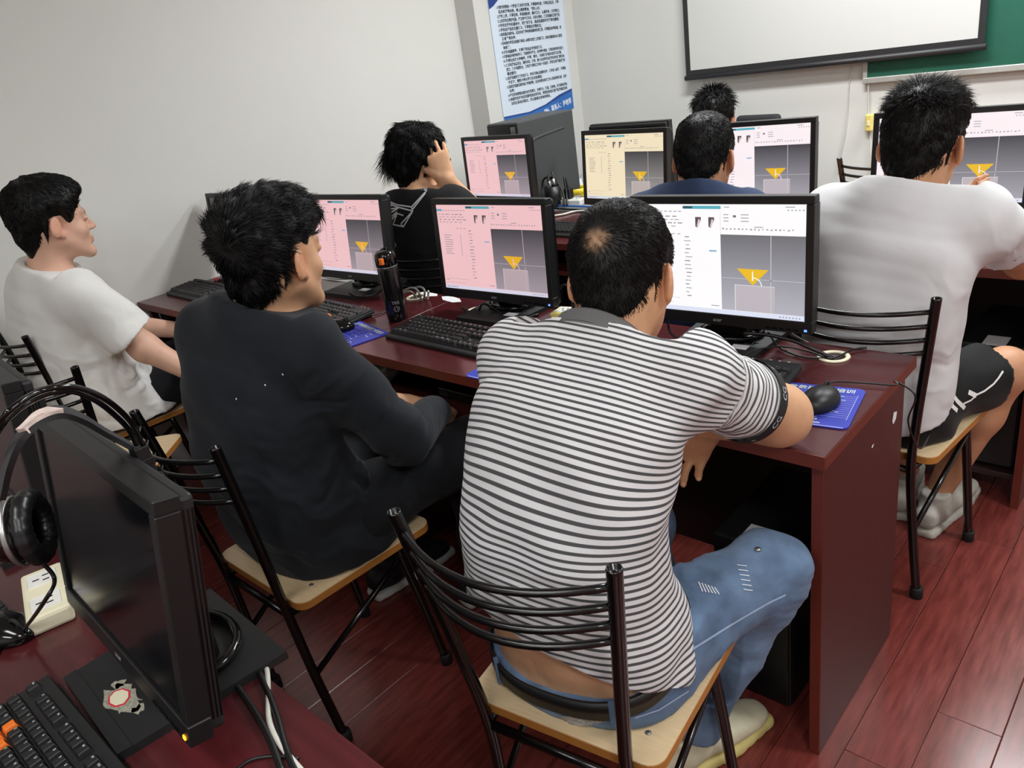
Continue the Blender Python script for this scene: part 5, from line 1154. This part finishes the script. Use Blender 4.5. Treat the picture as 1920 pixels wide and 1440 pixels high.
for a_, k_ in (((-.07, .80, .515), kn), ((-.24, .80, .515), knL)): a_ = A3(a_); q = a_+(k_-a_)*.78; s.cut(q, k_-a_, .003, q, .13); nv = nrm(k_-a_); s.minus_cone(q-nv*.04, q+nv*.02, .072, .074)
s.cut((0, 0, .4375), (0, 0, -1), .004, (-.15, .78, .42), .17); shorts, V_, F_ = garment('shorts', s, SHORTB, P, [fold_fn(121, .005, 6)])
sb = bvh_of(shorts)
for px, w in (([(1768, 738), (1778, 755), (1794, 770)], .011), ([(1782, 735), (1794, 752), (1808, 765)], .011), ([(1805, 757), (1820, 750), (1830, 740), (1845, 733), (1862, 720), (1872, 708), (1880, 696)], .005), ([(1815, 735), (1830, 742)], .012)):
    b = strip_on(sb, px, w)
    if b.v: b.build('white_piping', WHITEC, shorts)
GSH = mat('grey_white_sneaker', (172, 168, 158), .65, var=.25, scale=26, bump=.3, bscale=40)
p_ = onz(1752, 925, .05); shoe(P, (-.058, 1.02, 0), (.15, 1, 0), GSH, GSH, 1.1); shoe(P, (-.172, 1.07, 0), (-.15, 1, 0), GSH, GSH, 1.1)
person_end(P)
# ===== teacher behind the far monitors
P = thing('person', 'person facing the class whose hair shows above the navy shirt man', 'person', (-1.47, 2.4, 0))
O, R = A3((-1.475, 2.36, 1.03)), rotm(R_(215), R_(14), 0); SC_ = 1.06
neck = A3((-1.47, 2.42, .90)); shR, shL = A3((-1.63, 2.45, .84)), A3((-1.31, 2.45, .84)); side = (1, 0, 0)
s = Sdf(.006); g = head_sdf(s, O, R, SC_); s.chain([g((0, -.03, -.03)), neck+A3((0, .0, -.05))], [.055, .06], .03)
for q, sh_ in ((-1, shR), (1, shL)): e_ = A3((-1.47+q*.24, 2.3, .68)); w_ = A3((-1.47+q*.1, 2.24, .62)); s.chain([sh_, e_, w_], [.045, .04, .03], .03); hand(s, w_, (-q*.5, -.8, 0), (0, 0, -1), q)
s.loft([(-1.47, 2.48, .5), (-1.47, 2.47, .77), (-1.47, 2.44, .88)], [(.14, .1), (.14, .1), (.1, .07)], side, .04); body_mesh(s, P, SKIN2, g)
s = shirt(.008, [(-1.47, 2.46, .47), (-1.47, 2.48, .62), (-1.47, 2.47, .77), (-1.47, 2.44, .88)], [(.18, .14), (.18, .13), (.18, .12), (.1, .07)], side, neck+A3((0, 0, -.02)), shL, shR, .058, [([shR, shR+(A3((-1.71, 2.3, .68))-shR)*.6], [.06, .065], None, 0), ([shL, shL+(A3((-1.23, 2.3, .68))-shL)*.6], [.06, .065], None, 0)], neckcut=(neck, O-neck, .12)); garment('shirt', s, BLACKC2, P, [fold_fn(131, .004, 5)])
hair(P, O, R, dict(th=.012, top=.014, whorl=(0, -.06, .105), n=2500, len=.018, lift=.4, wd=.0014, seed=17, spike=lambda p: .6 if p[2] > .08 else 0), HAIR, SC_)
s = Sdf(.01); s.ell((-1.47, 2.46, .53), (.17, .14, .08), None, .03)
for q in (-1, 1): k_ = A3((-1.47+q*.1, 2.2, .55)); s.chain([(-1.47+q*.09, 2.44, .53), k_], [.08, .065], .05); s.chain([k_, k_+A3((0, .0, -.44))], [.065, .05], .03)
garment('trousers', s, PANTB, P)
for q in (-1, 1): shoe(P, (-1.47+q*.1, 2.2, 0), (0, -1, 0), BWS, WSO)
person_end(P)
# ------------------------------------------------------------------ things on the desks
def ptube(px, z, r, n=6): return MB().tube(bez([onz(u, v, z if not isinstance(z, (list, tuple)) else z[i]) for i, (u, v) in enumerate(px)], 8), r, n)
# thermos bottle
BT = mat('bottle_black', (12, 11, 13), .18, var=.05, spec=.6)
t = thing('thermos_bottle', 'tall black drinking bottle with an orange latch on the desk', 'bottle', (-1.455, .252, .7502))
MB().lathe([(0, 0), (.029, 0), (.032, .004), (.0325, .03), (.0325, .165), (.031, .174), (.030, .176), (0, .176)], (0, 0, 0), 32).build('bottle_body', BT, t)
MB().lathe([(.0, .176), (.031, .176), (.0335, .18), (.0335, .205), (.032, .214), (.026, .222), (0, .224)], (0, 0, 0), 32).build('bottle_lid', GLOSS, t)
MB().lathe([(.0315, .1745), (.0325, .1745), (.0325, .1765), (.0315, .1765)], (0, 0, 0), 32).build('steel_ring', STEEL, t)
MB().box((.012, -.037, .188), (.026, -.026, .208), .002).build('lid_latch', ORG, t); MB().tube(bez([(-.03, .0, .205), (-.034, .012, .216), (-.028, .022, .222), (-.018, .026, .221)], 5), .004, 6).build('carry_loop', GLOSS, t)
yw = R_(-28)
for i, ch_ in enumerate('TKK'):
    a = -PI/2+.75+i*.26; add_text('brand_lettering', ch_, .014, mat('bottle_print', (150, 150, 152), .5), t, frame((.0328*math.cos(a), .0328*math.sin(a), .062), (-math.sin(a), math.cos(a), 0), (0, 0, 1)))
def arc_print(r0, r1, zc, a0, n=26):
    b = MB(); R0 = .0329
    for i in range(n):
        t0, t1 = 2*PI*i/n, 2*PI*(i+1)/n; q = []
        for (rr, tt) in ((r0, t0), (r1, t0), (r1, t1), (r0, t1)): a = a0+rr*math.cos(tt)/R0; q.append((R0*math.cos(a), R0*math.sin(a), zc+rr*math.sin(tt)))
        if i % 4 != 3: b.add(q, [(0, 1, 2, 3)])
    return b
arc_print(.008, .0095, .043, -PI/2+1.0).build('emblem_print', MATS['bottle_print'], t); arc_print(.004, .0052, .043, -PI/2+1.0, 10).build('emblem_print', MATS['bottle_print'], t)
# tower computers
def tower(name_label, loc, rz, w, d, h, m, rear=False, led=False):
    t = thing('computer_tower', name_label, 'computer', loc, rz)
    MB().box((-w/2, -d/2, .008), (w/2, d/2, h), .006).build('case', m, t)
    for sx in (-1, 1):
        for sy in (-1, 1): MB().lathe([(0, 0), (.012, 0), (.014, .009), (0, .009)], (sx*(w/2-.025), sy*(d/2-.04), 0), 10).build('foot', RUB, t)
    f = MB(); f.box((-w/2+.004, -d/2-.006, .014), (w/2-.004, -d/2+.002, h-.006), .003)
    fp = f.build('back_panel' if rear else 'front_panel', BLKP, t)
    if rear:
        b = MB()
        for i in range(15): b.box((-w/2+.014, -d/2-.0075, h-.02-i*.0075), (w/2-.05, -d/2-.0055, h-.0165-i*.0075))
        b.build('vent_slots', GREYP, fp)
        MB().box((w/2-.042, -d/2-.008, h-.10), (w/2-.012, -d/2-.005, h-.02), .001).build('io_plate', STEEL, fp)
        MB().tube([(-w/2+.05, -d/2-.006, h-.075), (-w/2+.05, -d/2-.022, h-.078), (-w/2+.045, -d/2-.026, h-.11)], .011, 8).build('power_plug', RUB, fp)
        b = MB(); b.tube(bez([(w/2+.001, -d*.3, h*.72), (w/2+.001, -d*.22, h*.78), (w/2+.001, d*.3, h*.82)], 8), .007, 6, flat=(.4, 1)); b.build('panel_ridge', GREYP, t)
    else:
        MB().box((-w/2+.02, -d/2-.008, h-.075), (w/2-.02, -d/2-.005, h-.035), .001).build('drive_bay', GLOSS, fp)
        if led:
            MB().box((w*.02, -d/2-.0085, h-.115), (w*.02+.004, -d/2-.005, h-.111)).build('power_light', LEDB, fp)
            MB().box((-.03, -d/2-.004, h+.0002), (.03, d/2*-.6, h+.0012)).build('paper_label', PAPER, t)
    return t
tower('dark grey tower computer standing on the table behind the far monitor', (-2.225, 1.89, .7502), 0, .20, .43, .42, GREYP, True)
tower('black tower computer under the right end of the middle desk', (-.20, .28, 0), 0, .18, .34, .43, BLKP2, led=True)
tower('black tower computer under the far desk beside the knee of the man in shorts', (.0, 1.42, .10), 0, .17, .36, .40, BLKP2, led=True)
t = thing('computer_stand', 'low dark stand under the tower computer of the far desk', 'stand', (.0, 1.42, 0)); MB().box((-.1, -.2, .08), (.1, .2, .099), .003).build('stand_board', DDARK, t)
for sx in (-1, 1): MB().box((sx*.09-.008, -.19, 0), (sx*.09+.008, .19, .08)).build('stand_side', DDARK, t)
# headphones on the near monitor
t = thing('headphones', 'black over-ear headphones hung over the corner of the near monitor', 'headphones', tuple(ony(150, 727, -.965)))
L0 = -t.location
hp = lambda L: [ony(u, v, y)+L0 for u, v, y in L]
MB().tube(bez(hp([(268, 834, -.905), (250, 798, -.91), (225, 770, -.925), (190, 744, -.945), (150, 728, -.965), (110, 726, -.985), (70, 736, -1.005), (30, 760, -1.03), (0, 790, -1.045), (-30, 845, -1.05), (-38, 920, -1.05)])), .0032, 8).build('headband_wire', GLOSS, t)
MB().tube(bez(hp([(256, 834, -.907), (241, 805, -.912), (216, 779, -.927), (181, 752, -.947), (141, 735, -.967), (101, 735, -.987), (62, 750, -1.007), (24, 776, -1.03), (-4, 808, -1.045), (-28, 860, -1.05), (-34, 930, -1.05)])), .0032, 8).build('headband_wire', GLOSS, t)
ST = mat('padded_strap', (42, 43, 46), .65, bump=.1, bscale=400)
def ribbon(pts, wvec, th, hw=.0115):
    b = MB(); P_ = bez(pts, 6); vs = []
    for i, p in enumerate(P_):
        tn = (P_[min(i+1, len(P_)-1)]-P_[max(i-1, 0)]).normalized(); w = Vector(wvec); w = (w-tn*w.dot(tn)).normalized()*hw; n_ = tn.cross(w).normalized()*th; vs += [p-w-n_, p+w-n_, p+w+n_, p-w+n_]
    b.add(vs, [(4*i+j, 4*i+(j+1) % 4, 4*i+4+(j+1) % 4, 4*i+4+j) for i in range(len(P_)-1) for j in range(4)]+[(3, 2, 1, 0), tuple(4*len(P_)-4+j for j in range(4))], False); return b
strap = ribbon(hp([(248, 838, -.908), (200, 812, -.93), (150, 783, -.96), (110, 774, -.985), (70, 790, -1.01), (38, 822, -1.03), (16, 870, -1.042), (4, 920, -1.046)]), (1, -.2, 0), .003).build('head_strap', ST, t)
rb_ = ribbon(hp([(104, 769.5, -.988), (72, 783, -1.008), (42, 809, -1.027)]), (1, -.2, 0), .0034, .009); rb_.build('paper_tag', mat('worn_paper', (225, 205, 195), .8, var=.15, scale=120), strap)
c = ony(268, 862, -.905)+L0; b = MB(); b.box(c-Vector((.011, .009, .02)), c+Vector((.011, .009, .02)), .002); b.box(c-Vector((.013, .010, .004)), c+Vector((.013, .010, .004)), .001); b.box(c-Vector((.007, .007, .045)), c+Vector((.007, .007, -.018)), .002); b.build('slider_block', BLKP, t)
def ear_cup(cpos, axis, nm):
    ax = Vector(axis).normalized(); Mx = frame(cpos, ax.cross(Vector((0, 0, 1))), Vector((0, 0, 1))); 
    Mx = frame(cpos, Vector((0, 0, 1)).cross(ax) if False else ax.cross(Vector((0, 0, 1))).normalized(), Vector((0, 0, 1)))
    if (Mx.to_3x3() @ Vector((0, 0, 1))).dot(ax) < 0: Mx = Mx @ Matrix.Rotation(PI, 4, 'Y')
    o = MB(); o.lathe([(0, -.032), (.022, -.032), (.034, -.027), (.038, -.016), (.040, 0), (0, 0)], (0, 0, 0), 32); shell = link('ear_cup', o.mesh('ear_cup'), GLOSS, t); shell.matrix_local = Mx
    q = MB(); q.lathe([(.041, -.012), (.043, -.010), (.043, -.006), (.041, -.004)], (0, 0, 0), 32); q.build('chrome_ring', STEEL, shell)
    bm = bmesh.new(); vs = []
    b = MB(); n1, n2 = 64, 14; vv = []
    for i in range(n1):
        a = 2*PI*i/n1; wr_ = 1+.05*math.sin(a*19)
        for j in range(n2): e = 2*PI*j/n2; r_ = .034+.013*math.cos(e)*wr_; vv.append((r_*math.cos(a), r_*math.sin(a), .010+.011*math.sin(e)*wr_))
    bm.free(); b.add(vv, [(i*n2+j, i*n2+(j+1) % n2, ((i+1) % n1)*n2+(j+1) % n2, ((i+1) % n1)*n2+j) for i in range(n1) for j in range(n2)], True); b.build('ear_cushion', mat('black_leatherette', (20, 20, 21), .35, spec=.5), shell)
    return shell
cc = ony(48, 992, -1.035)+L0; ear_cup(cc, (.55, .85, .05), 'front'); ear_cup(ony(275, 930, -.885)+L0, (-.2, -1, 0), 'back')
MB().tube(bez([ony(-34, 930, -1.05)+L0, ony(-10, 965, -1.05)+L0, cc+Vector((-.02, -.035, .0))], 5), .005, 8).build('yoke', GLOSS, t)
c = ony(42, 1028, -1.05)+L0; MB().box(c-Vector((.011, .004, .006)), c+Vector((.011, .004, .006)), .001).build('blue_tag', BLU, t)
MB().tube(bez([cc+Vector((.0, .0, -.045)), ony(102, 1085, -1.03)+L0, ony(85, 1125, -1.05)+L0, onz(40, 1185, .757)+L0, onz(-20, 1240, .757)+L0], 8), .0026, 6).build('headphone_cable', CABB, t)
# socket strips and cables on the near desk
def socket_strip(pos, yaw, w, label, holes=2, m=CREAM):
    t = thing('socket_strip', label, 'power strip', pos, yaw); MB().box((-w/2, -.032, 0), (w/2, .032, .03), .006).build('strip_body', m, t)
    for i in range(holes):
        x = -w/2+(i+.5)*w/holes; MB().box((x-.022, -.022, .0298), (x+.022, .022, .0312), .0015).build('socket_face', WHITEP, t); b = MB()
        for (a, q) in ((-.008, .006), (.008, .006), (0, -.009)): b.box((x+a-.0018, q-.005, .0311), (x+a+.0018, q+.005, .0315))
        b.build('socket_holes', RUB, t)
    return t
p = onz(78, 1108, .775); socket_strip((p.x+.01, p.y+.002, .7502), R_(-14), .16, 'cream socket strip lying left of the near monitor', 2)
p = onz(1078, 588, .77); socket_strip((p.x, p.y, .7502), R_(10), .13, 'pale yellow socket strip right of the pink monitor on the middle desk', 2, YELP)
t = thing('power_plug', 'black power plug with cable stuck in the pale yellow socket strip', 'plug', (p.x+.012, p.y-.002, .7806)); MB().box((-.013, -.011, 0), (.013, .011, .04), .004).build('plug_body', RUB, t); MB().tube(bez([(0, 0, .038), (-.005, .0, .06), (-.05, .01, .068), (-.085, .02, .03), (-.10, .03, -.02)], 8), .0032, 6).build('plug_cable', CABB, t)
NB_ = [('black_cable', 'thick black cable behind the near monitor, upper one', [(415, 1185), (440, 1200), (480, 1250), (515, 1330), (535, 1400), (560, 1460)], .0042, CABB), ('black_cable', 'thick black cable behind the near monitor running to the bottom edge', [(415, 1245), (440, 1280), (475, 1330), (505, 1385), (530, 1450)], .0042, CABB), ('white_cable', 'white cable looping behind the near monitor on the desk edge', [(488, 1248), (500, 1255), (503, 1300), (505, 1350), (525, 1395), (570, 1450)], .0036, CABW), ('black_cable', 'thin black cable curling at the bottom edge of the near desk', [(440, 1445), (470, 1425), (510, 1418), (560, 1422)], .002, CABB)]
for nm, lb_, px, r_, m in NB_: tag(ptube(px, .7502+r_*1.05, r_, 8).build(nm, m), lb_, 'cable')
# cables of the middle row
CL = [('black_cable', 'black cable running from the white-screen monitor into the desk grommet', [(1395, 625), (1440, 628), (1490, 640), (1525, 655), (1562, 672)], .0045, CABB, [.80, .80, .79, .775, .752]),
      ('black_cable', 'thin black cable sagging beside the desk grommet', [(1440, 622), (1460, 650), (1500, 668), (1545, 672)], .0025, CABB, [.79, .76, .754, .754]),
      ('black_cable', 'thin black cable from the keyboard curving to the desk grommet', [(1395, 668), (1420, 655), (1470, 650), (1520, 660), (1558, 672), (1600, 655), (1625, 652)], .0022, CABB, [.765, .775, .765, .756, .7555, .7555, .7555]),
      ('black_cable', 'black cable hanging under the left edge of the white-screen monitor', [(1252, 600), (1258, 625), (1290, 640), (1330, 625)], .003, CABB, [.80, .78, .762, .764]),
      ('black_cable', 'black cable behind the base of the pink monitor beside the striped man', [(868, 575), (885, 590), (915, 607), (960, 600), (1010, 590)], .004, CABB, [.7545]*5),
      ('black_cable', 'black cable standing out of the grommet behind the pink monitor', [(897, 584), (905, 570), (920, 575), (945, 590)], .0035, CABB, [.752, .79, .775, .757]),
      ('white_cable', 'pale cable on the desk beside the face of the black sweater man', [(600, 517), (625, 523), (660, 522), (690, 515)], .0035, CABW, [.7545]*4),
      ('black_cable', 'black cable looping around the monitor stand behind the bottle', [(655, 548), (675, 556), (705, 552), (720, 540)], .004, CABB, [.768]*4)]
for nm, lb_, px, r_, m, z_ in CL: tag(ptube(px, z_, r_, 8).build(nm, m), lb_, 'cable')
GC = mat('grey_cable', (120, 120, 116), .5)
for i, px in enumerate([[(790, 562), (783, 545), (770, 540), (752, 548)], [(782, 560), (772, 548), (760, 548), (748, 556)], [(795, 561), (796, 545), (788, 538), (776, 540)], [(802, 561), (803, 552), (803, 546)]]):
    tag(ptube(px, [.752, .785, .78, .76][:len(px)] if len(px) == 4 else [.752, .77, .785], .0036, 8).build('grey_cable', GC if i < 3 else CABW), ['grey cable arching out of the grommet behind the bottle', 'grey cable bending low out of the grommet behind the bottle', 'grey cable rising highest out of the grommet behind the bottle', 'short pale cable end standing in the grommet behind the bottle'][i], 'cable')
# plastic bags
BAGM = mat('clear_plastic_film', (196, 200, 198), .2, var=.2, scale=30, spec=.7); BAGM.node_tree.nodes['Principled BSDF'].inputs['Alpha'].default_value = .75
def bag(c, rad, label, m, seed, cat='plastic bag', name='plastic_bag', clip=None):
    s = Sdf(.006); rr = random.Random(seed)
    for i in range(7): s.ell(A3(c)+A3([rr.uniform(-.55, .55)*rad[k] for k in range(3)]), A3(rad)*rr.uniform(.45, .75), None, .02)
    s.cut((0, 0, c[2]-rad[2]*.75), (0, 0, -1), .004); V, F = s.mesh(1); N = vnormals(V, F); V = V+N*(.006*np.abs(wav(V, seed, 18))-.003*np.abs(wav(V, seed+2, 35)))[:, None]; V[:, 2] = np.maximum(V[:, 2], clip if clip is not None else -9)
    return tag(link(name, to_mesh(name, V, F), m), label, cat)
c = ony(722, 708, .12); bag((c.x, c.y, .635), (.045, .05, .045), 'crumpled clear plastic bag on the shelf under the middle desk', BAGM, 3, clip=.599)
c = ony(912, 745, .09); bag((c.x, c.y, .625), (.02, .03, .03), 'small clear plastic bag at the right end of the desk shelf', BAGM, 5, clip=.599)
t = thing('power_adapter', 'flat black device lying on the shelf under the middle desk', 'device', (-1.06, .18, .5985)); MB().box((-.09, -.07, 0), (.09, .07, .03), .005).build('device_body', BLKP, t); MB().box((-.085, -.0705, .008), (-.05, -.0695, .02)).build('device_label', GREYP, t)
c = ony(850, 350, 1.55); bag((c.x+.02, c.y, .85), (.075, .07, .11), 'bright yellow plastic bag behind the forearm of the man with glasses', YEL, 8, clip=.7505)
c = ony(848, 362, 1.40); tag(MB().box((c.x-.03, c.y-.03, .7505), (c.x+.03, c.y+.03, .84), .01).build('snack_packet', ORG), 'orange snack packet in front of the yellow plastic bag', 'packet')
# pen cup and clutter on the grey table
p = Vector((-2.065, 1.78, .75))
t = thing('pen_cup', 'black mesh pen cup with pens beside the tower computer', 'pen cup', (p.x+.02, p.y, .7502)); MB().lathe([(0, 0), (.04, 0), (.041, .1), (.039, .1), (.038, .004), (0, .004)], (0, 0, 0), 24).build('cup', BLKP, t)
for (lb_, pts, m) in (('black pen with white clip in the pen cup', [(.005, 0, .01), (-.02, .0, .15)], BLKP), ('dark marker pen standing in the pen cup', [(.01, .01, .01), (.012, .0, .165)], BLKP2)):
    P_ = thing('pen', lb_, 'pen', (p.x+.02, p.y, .7545)); MB().tube(pts, .005, 8).build('pen_barrel', m, P_); a = Vector(pts[1]); b_ = Vector(pts[0]); MB().tube([a+(b_-a)*.22, a+(b_-a)*.4], .0058, 8).build('pen_clip', WHITEP, P_)
p = onz(1056, 372, .77); p.x += .06; p.y -= .05; socket_strip((p.x, p.y, .7502), R_(5), .2, 'white socket strip full of plugs on the grey table', 3, WHITEP)
for i, (dx, m) in enumerate(((-.055, RUB), (.02, RUB), (-.09, CREAM))):
    t = thing('power_plug', ['black plug in the white socket strip beside the pen cup', 'black angled plug in the middle of the white socket strip', 'cream adapter plug at the left end of the white socket strip'][i], 'plug', (p.x+dx, p.y, .7818)); MB().box((-.018, -.018, 0), (.018, .018, .05), .006).build('plug_body', m, t); MB().tube(bez([(0, 0, .045), (-.01, 0, .09), (-.06+i*.05, -.01, .10), (-.08+i*.09, -.03, .03), (-.06+i*.09, -.06, -.02)], 8), .005, 8).build('plug_cable', CABB, t)
p = onz(1066, 362, .76); b = MB()
b.lathe([(.055, 0), (.062, 0), (.062, .03), (.055, .03)], (0, 0, 0), 28); tag(b.build('tape_roll', YEL, None, (p.x+.02, p.y+.04, .7505)), 'yellow roll of tape lying behind the white socket strip', 'tape')
p2_ = onz(1080, 366, .76); b = MB(); b.tube([(.06*math.cos(a)*1.2, .045*math.sin(a), .004+.012*math.sin(a*3)**2) for a in [2*PI*i/30 for i in range(30)]], .004, 6, closed=True); tag(b.build('yellow_cable_ring', YEL, None, (p2_.x+.1, p2_.y+.02, .7505)), 'coiled yellow cable beside the tape roll', 'cable')
for i, (px, z_) in enumerate((([(1020, 384), (1060, 386), (1110, 388), (1160, 394)], .757), ([(1020, 389), (1060, 392), (1110, 394), (1160, 398)], .757))): tag(ptube(px, z_, .005, 6).build(['blue_cable', 'black_cable'][i], [CABBL, CABB][i]), ['blue network cable lying along the back of the far desk', 'black cable lying below the blue network cable on the far desk'][i], 'cable')
tag(ptube([(1028, 406), (1055, 402), (1080, 396), (1110, 395)], .756, .005, 6).build('white_cable', CABW), 'pale keyboard cable on the far desk above the keyboard', 'cable')
def sheet(px, z, label, th=.004, m=PAPER):
    vs = [onz(u, v, z) for u, v in px]; b = MB(); n = len(vs); b.add([v.copy() for v in vs]+[v-Vector((0, 0, th)) for v in vs], [tuple(range(n)), tuple(range(2*n-1, n-1, -1))]+[(i, (i+1) % n, (i+1) % n+n, i+n) for i in range(n)]); return tag(b.build('paper_stack', m), label, 'papers')
sheet([(1038, 352), (1090, 334), (1094, 350), (1060, 366), (1042, 362)], .757, 'white papers lying on the grey table beside the tower', .006)
sheet([(1530, 400), (1530, 385), (1560, 372), (1600, 362), (1620, 372), (1615, 402)], .7625, 'stack of white papers at the right on the wooden table', .012)
tag(ptube([(1528, 372), (1550, 380), (1572, 388), (1600, 394)], .768, .003).build('black_cable', CABB), 'thin black cable crossing the papers on the wooden table', 'cable')
tag(ptube([(1528, 394), (1560, 390), (1600, 388), (1620, 390)], .768, .003).build('black_cable', CABB), 'second black cable across the paper stack below the first', 'cable')
c = onz(1068, 331, .76); t = thing('webcam', 'small dark round gadget with stub lying on the white papers', 'gadget', (c.x, c.y, .7575)); MB().lathe([(0, 0), (.03, 0), (.035, .02), (.025, .045), (0, .05)], (0, 0, 0), 16).build('gadget_body', BLKP, t); MB().tube([(-.02, 0, .012), (-.09, 0, .008)], .009, 8).build('gadget_stub', BLKP, t)
c = ony(1032, 345, 2.2); t = thing('small_carton', 'narrow tan and red carton standing behind the tower computer', 'carton', (c.x, c.y, .7505)); MB().box((-.03, -.02, 0), (.03, .02, .14), .002).build('carton_body', WOODT, t); MB().box((-.0302, -.0205, .0), (.0302, .0202, .055), .001).build('carton_band', REDM, t)
# charm by the left wall
c = onz(408, 523, .757); t = thing('key_charm', 'small red and black charm lying behind the leftmost keyboard', 'charm', (c.x, c.y, .7502)); MB().box((-.02, -.012, 0), (.012, .012, .012), .004).build('charm_red', mat('red_white_cloth', (200, 90, 100), .7, var=.4, scale=200), t); MB().box((.012, -.008, 0), (.045, .008, .008), .003).build('charm_black', RUB, t)
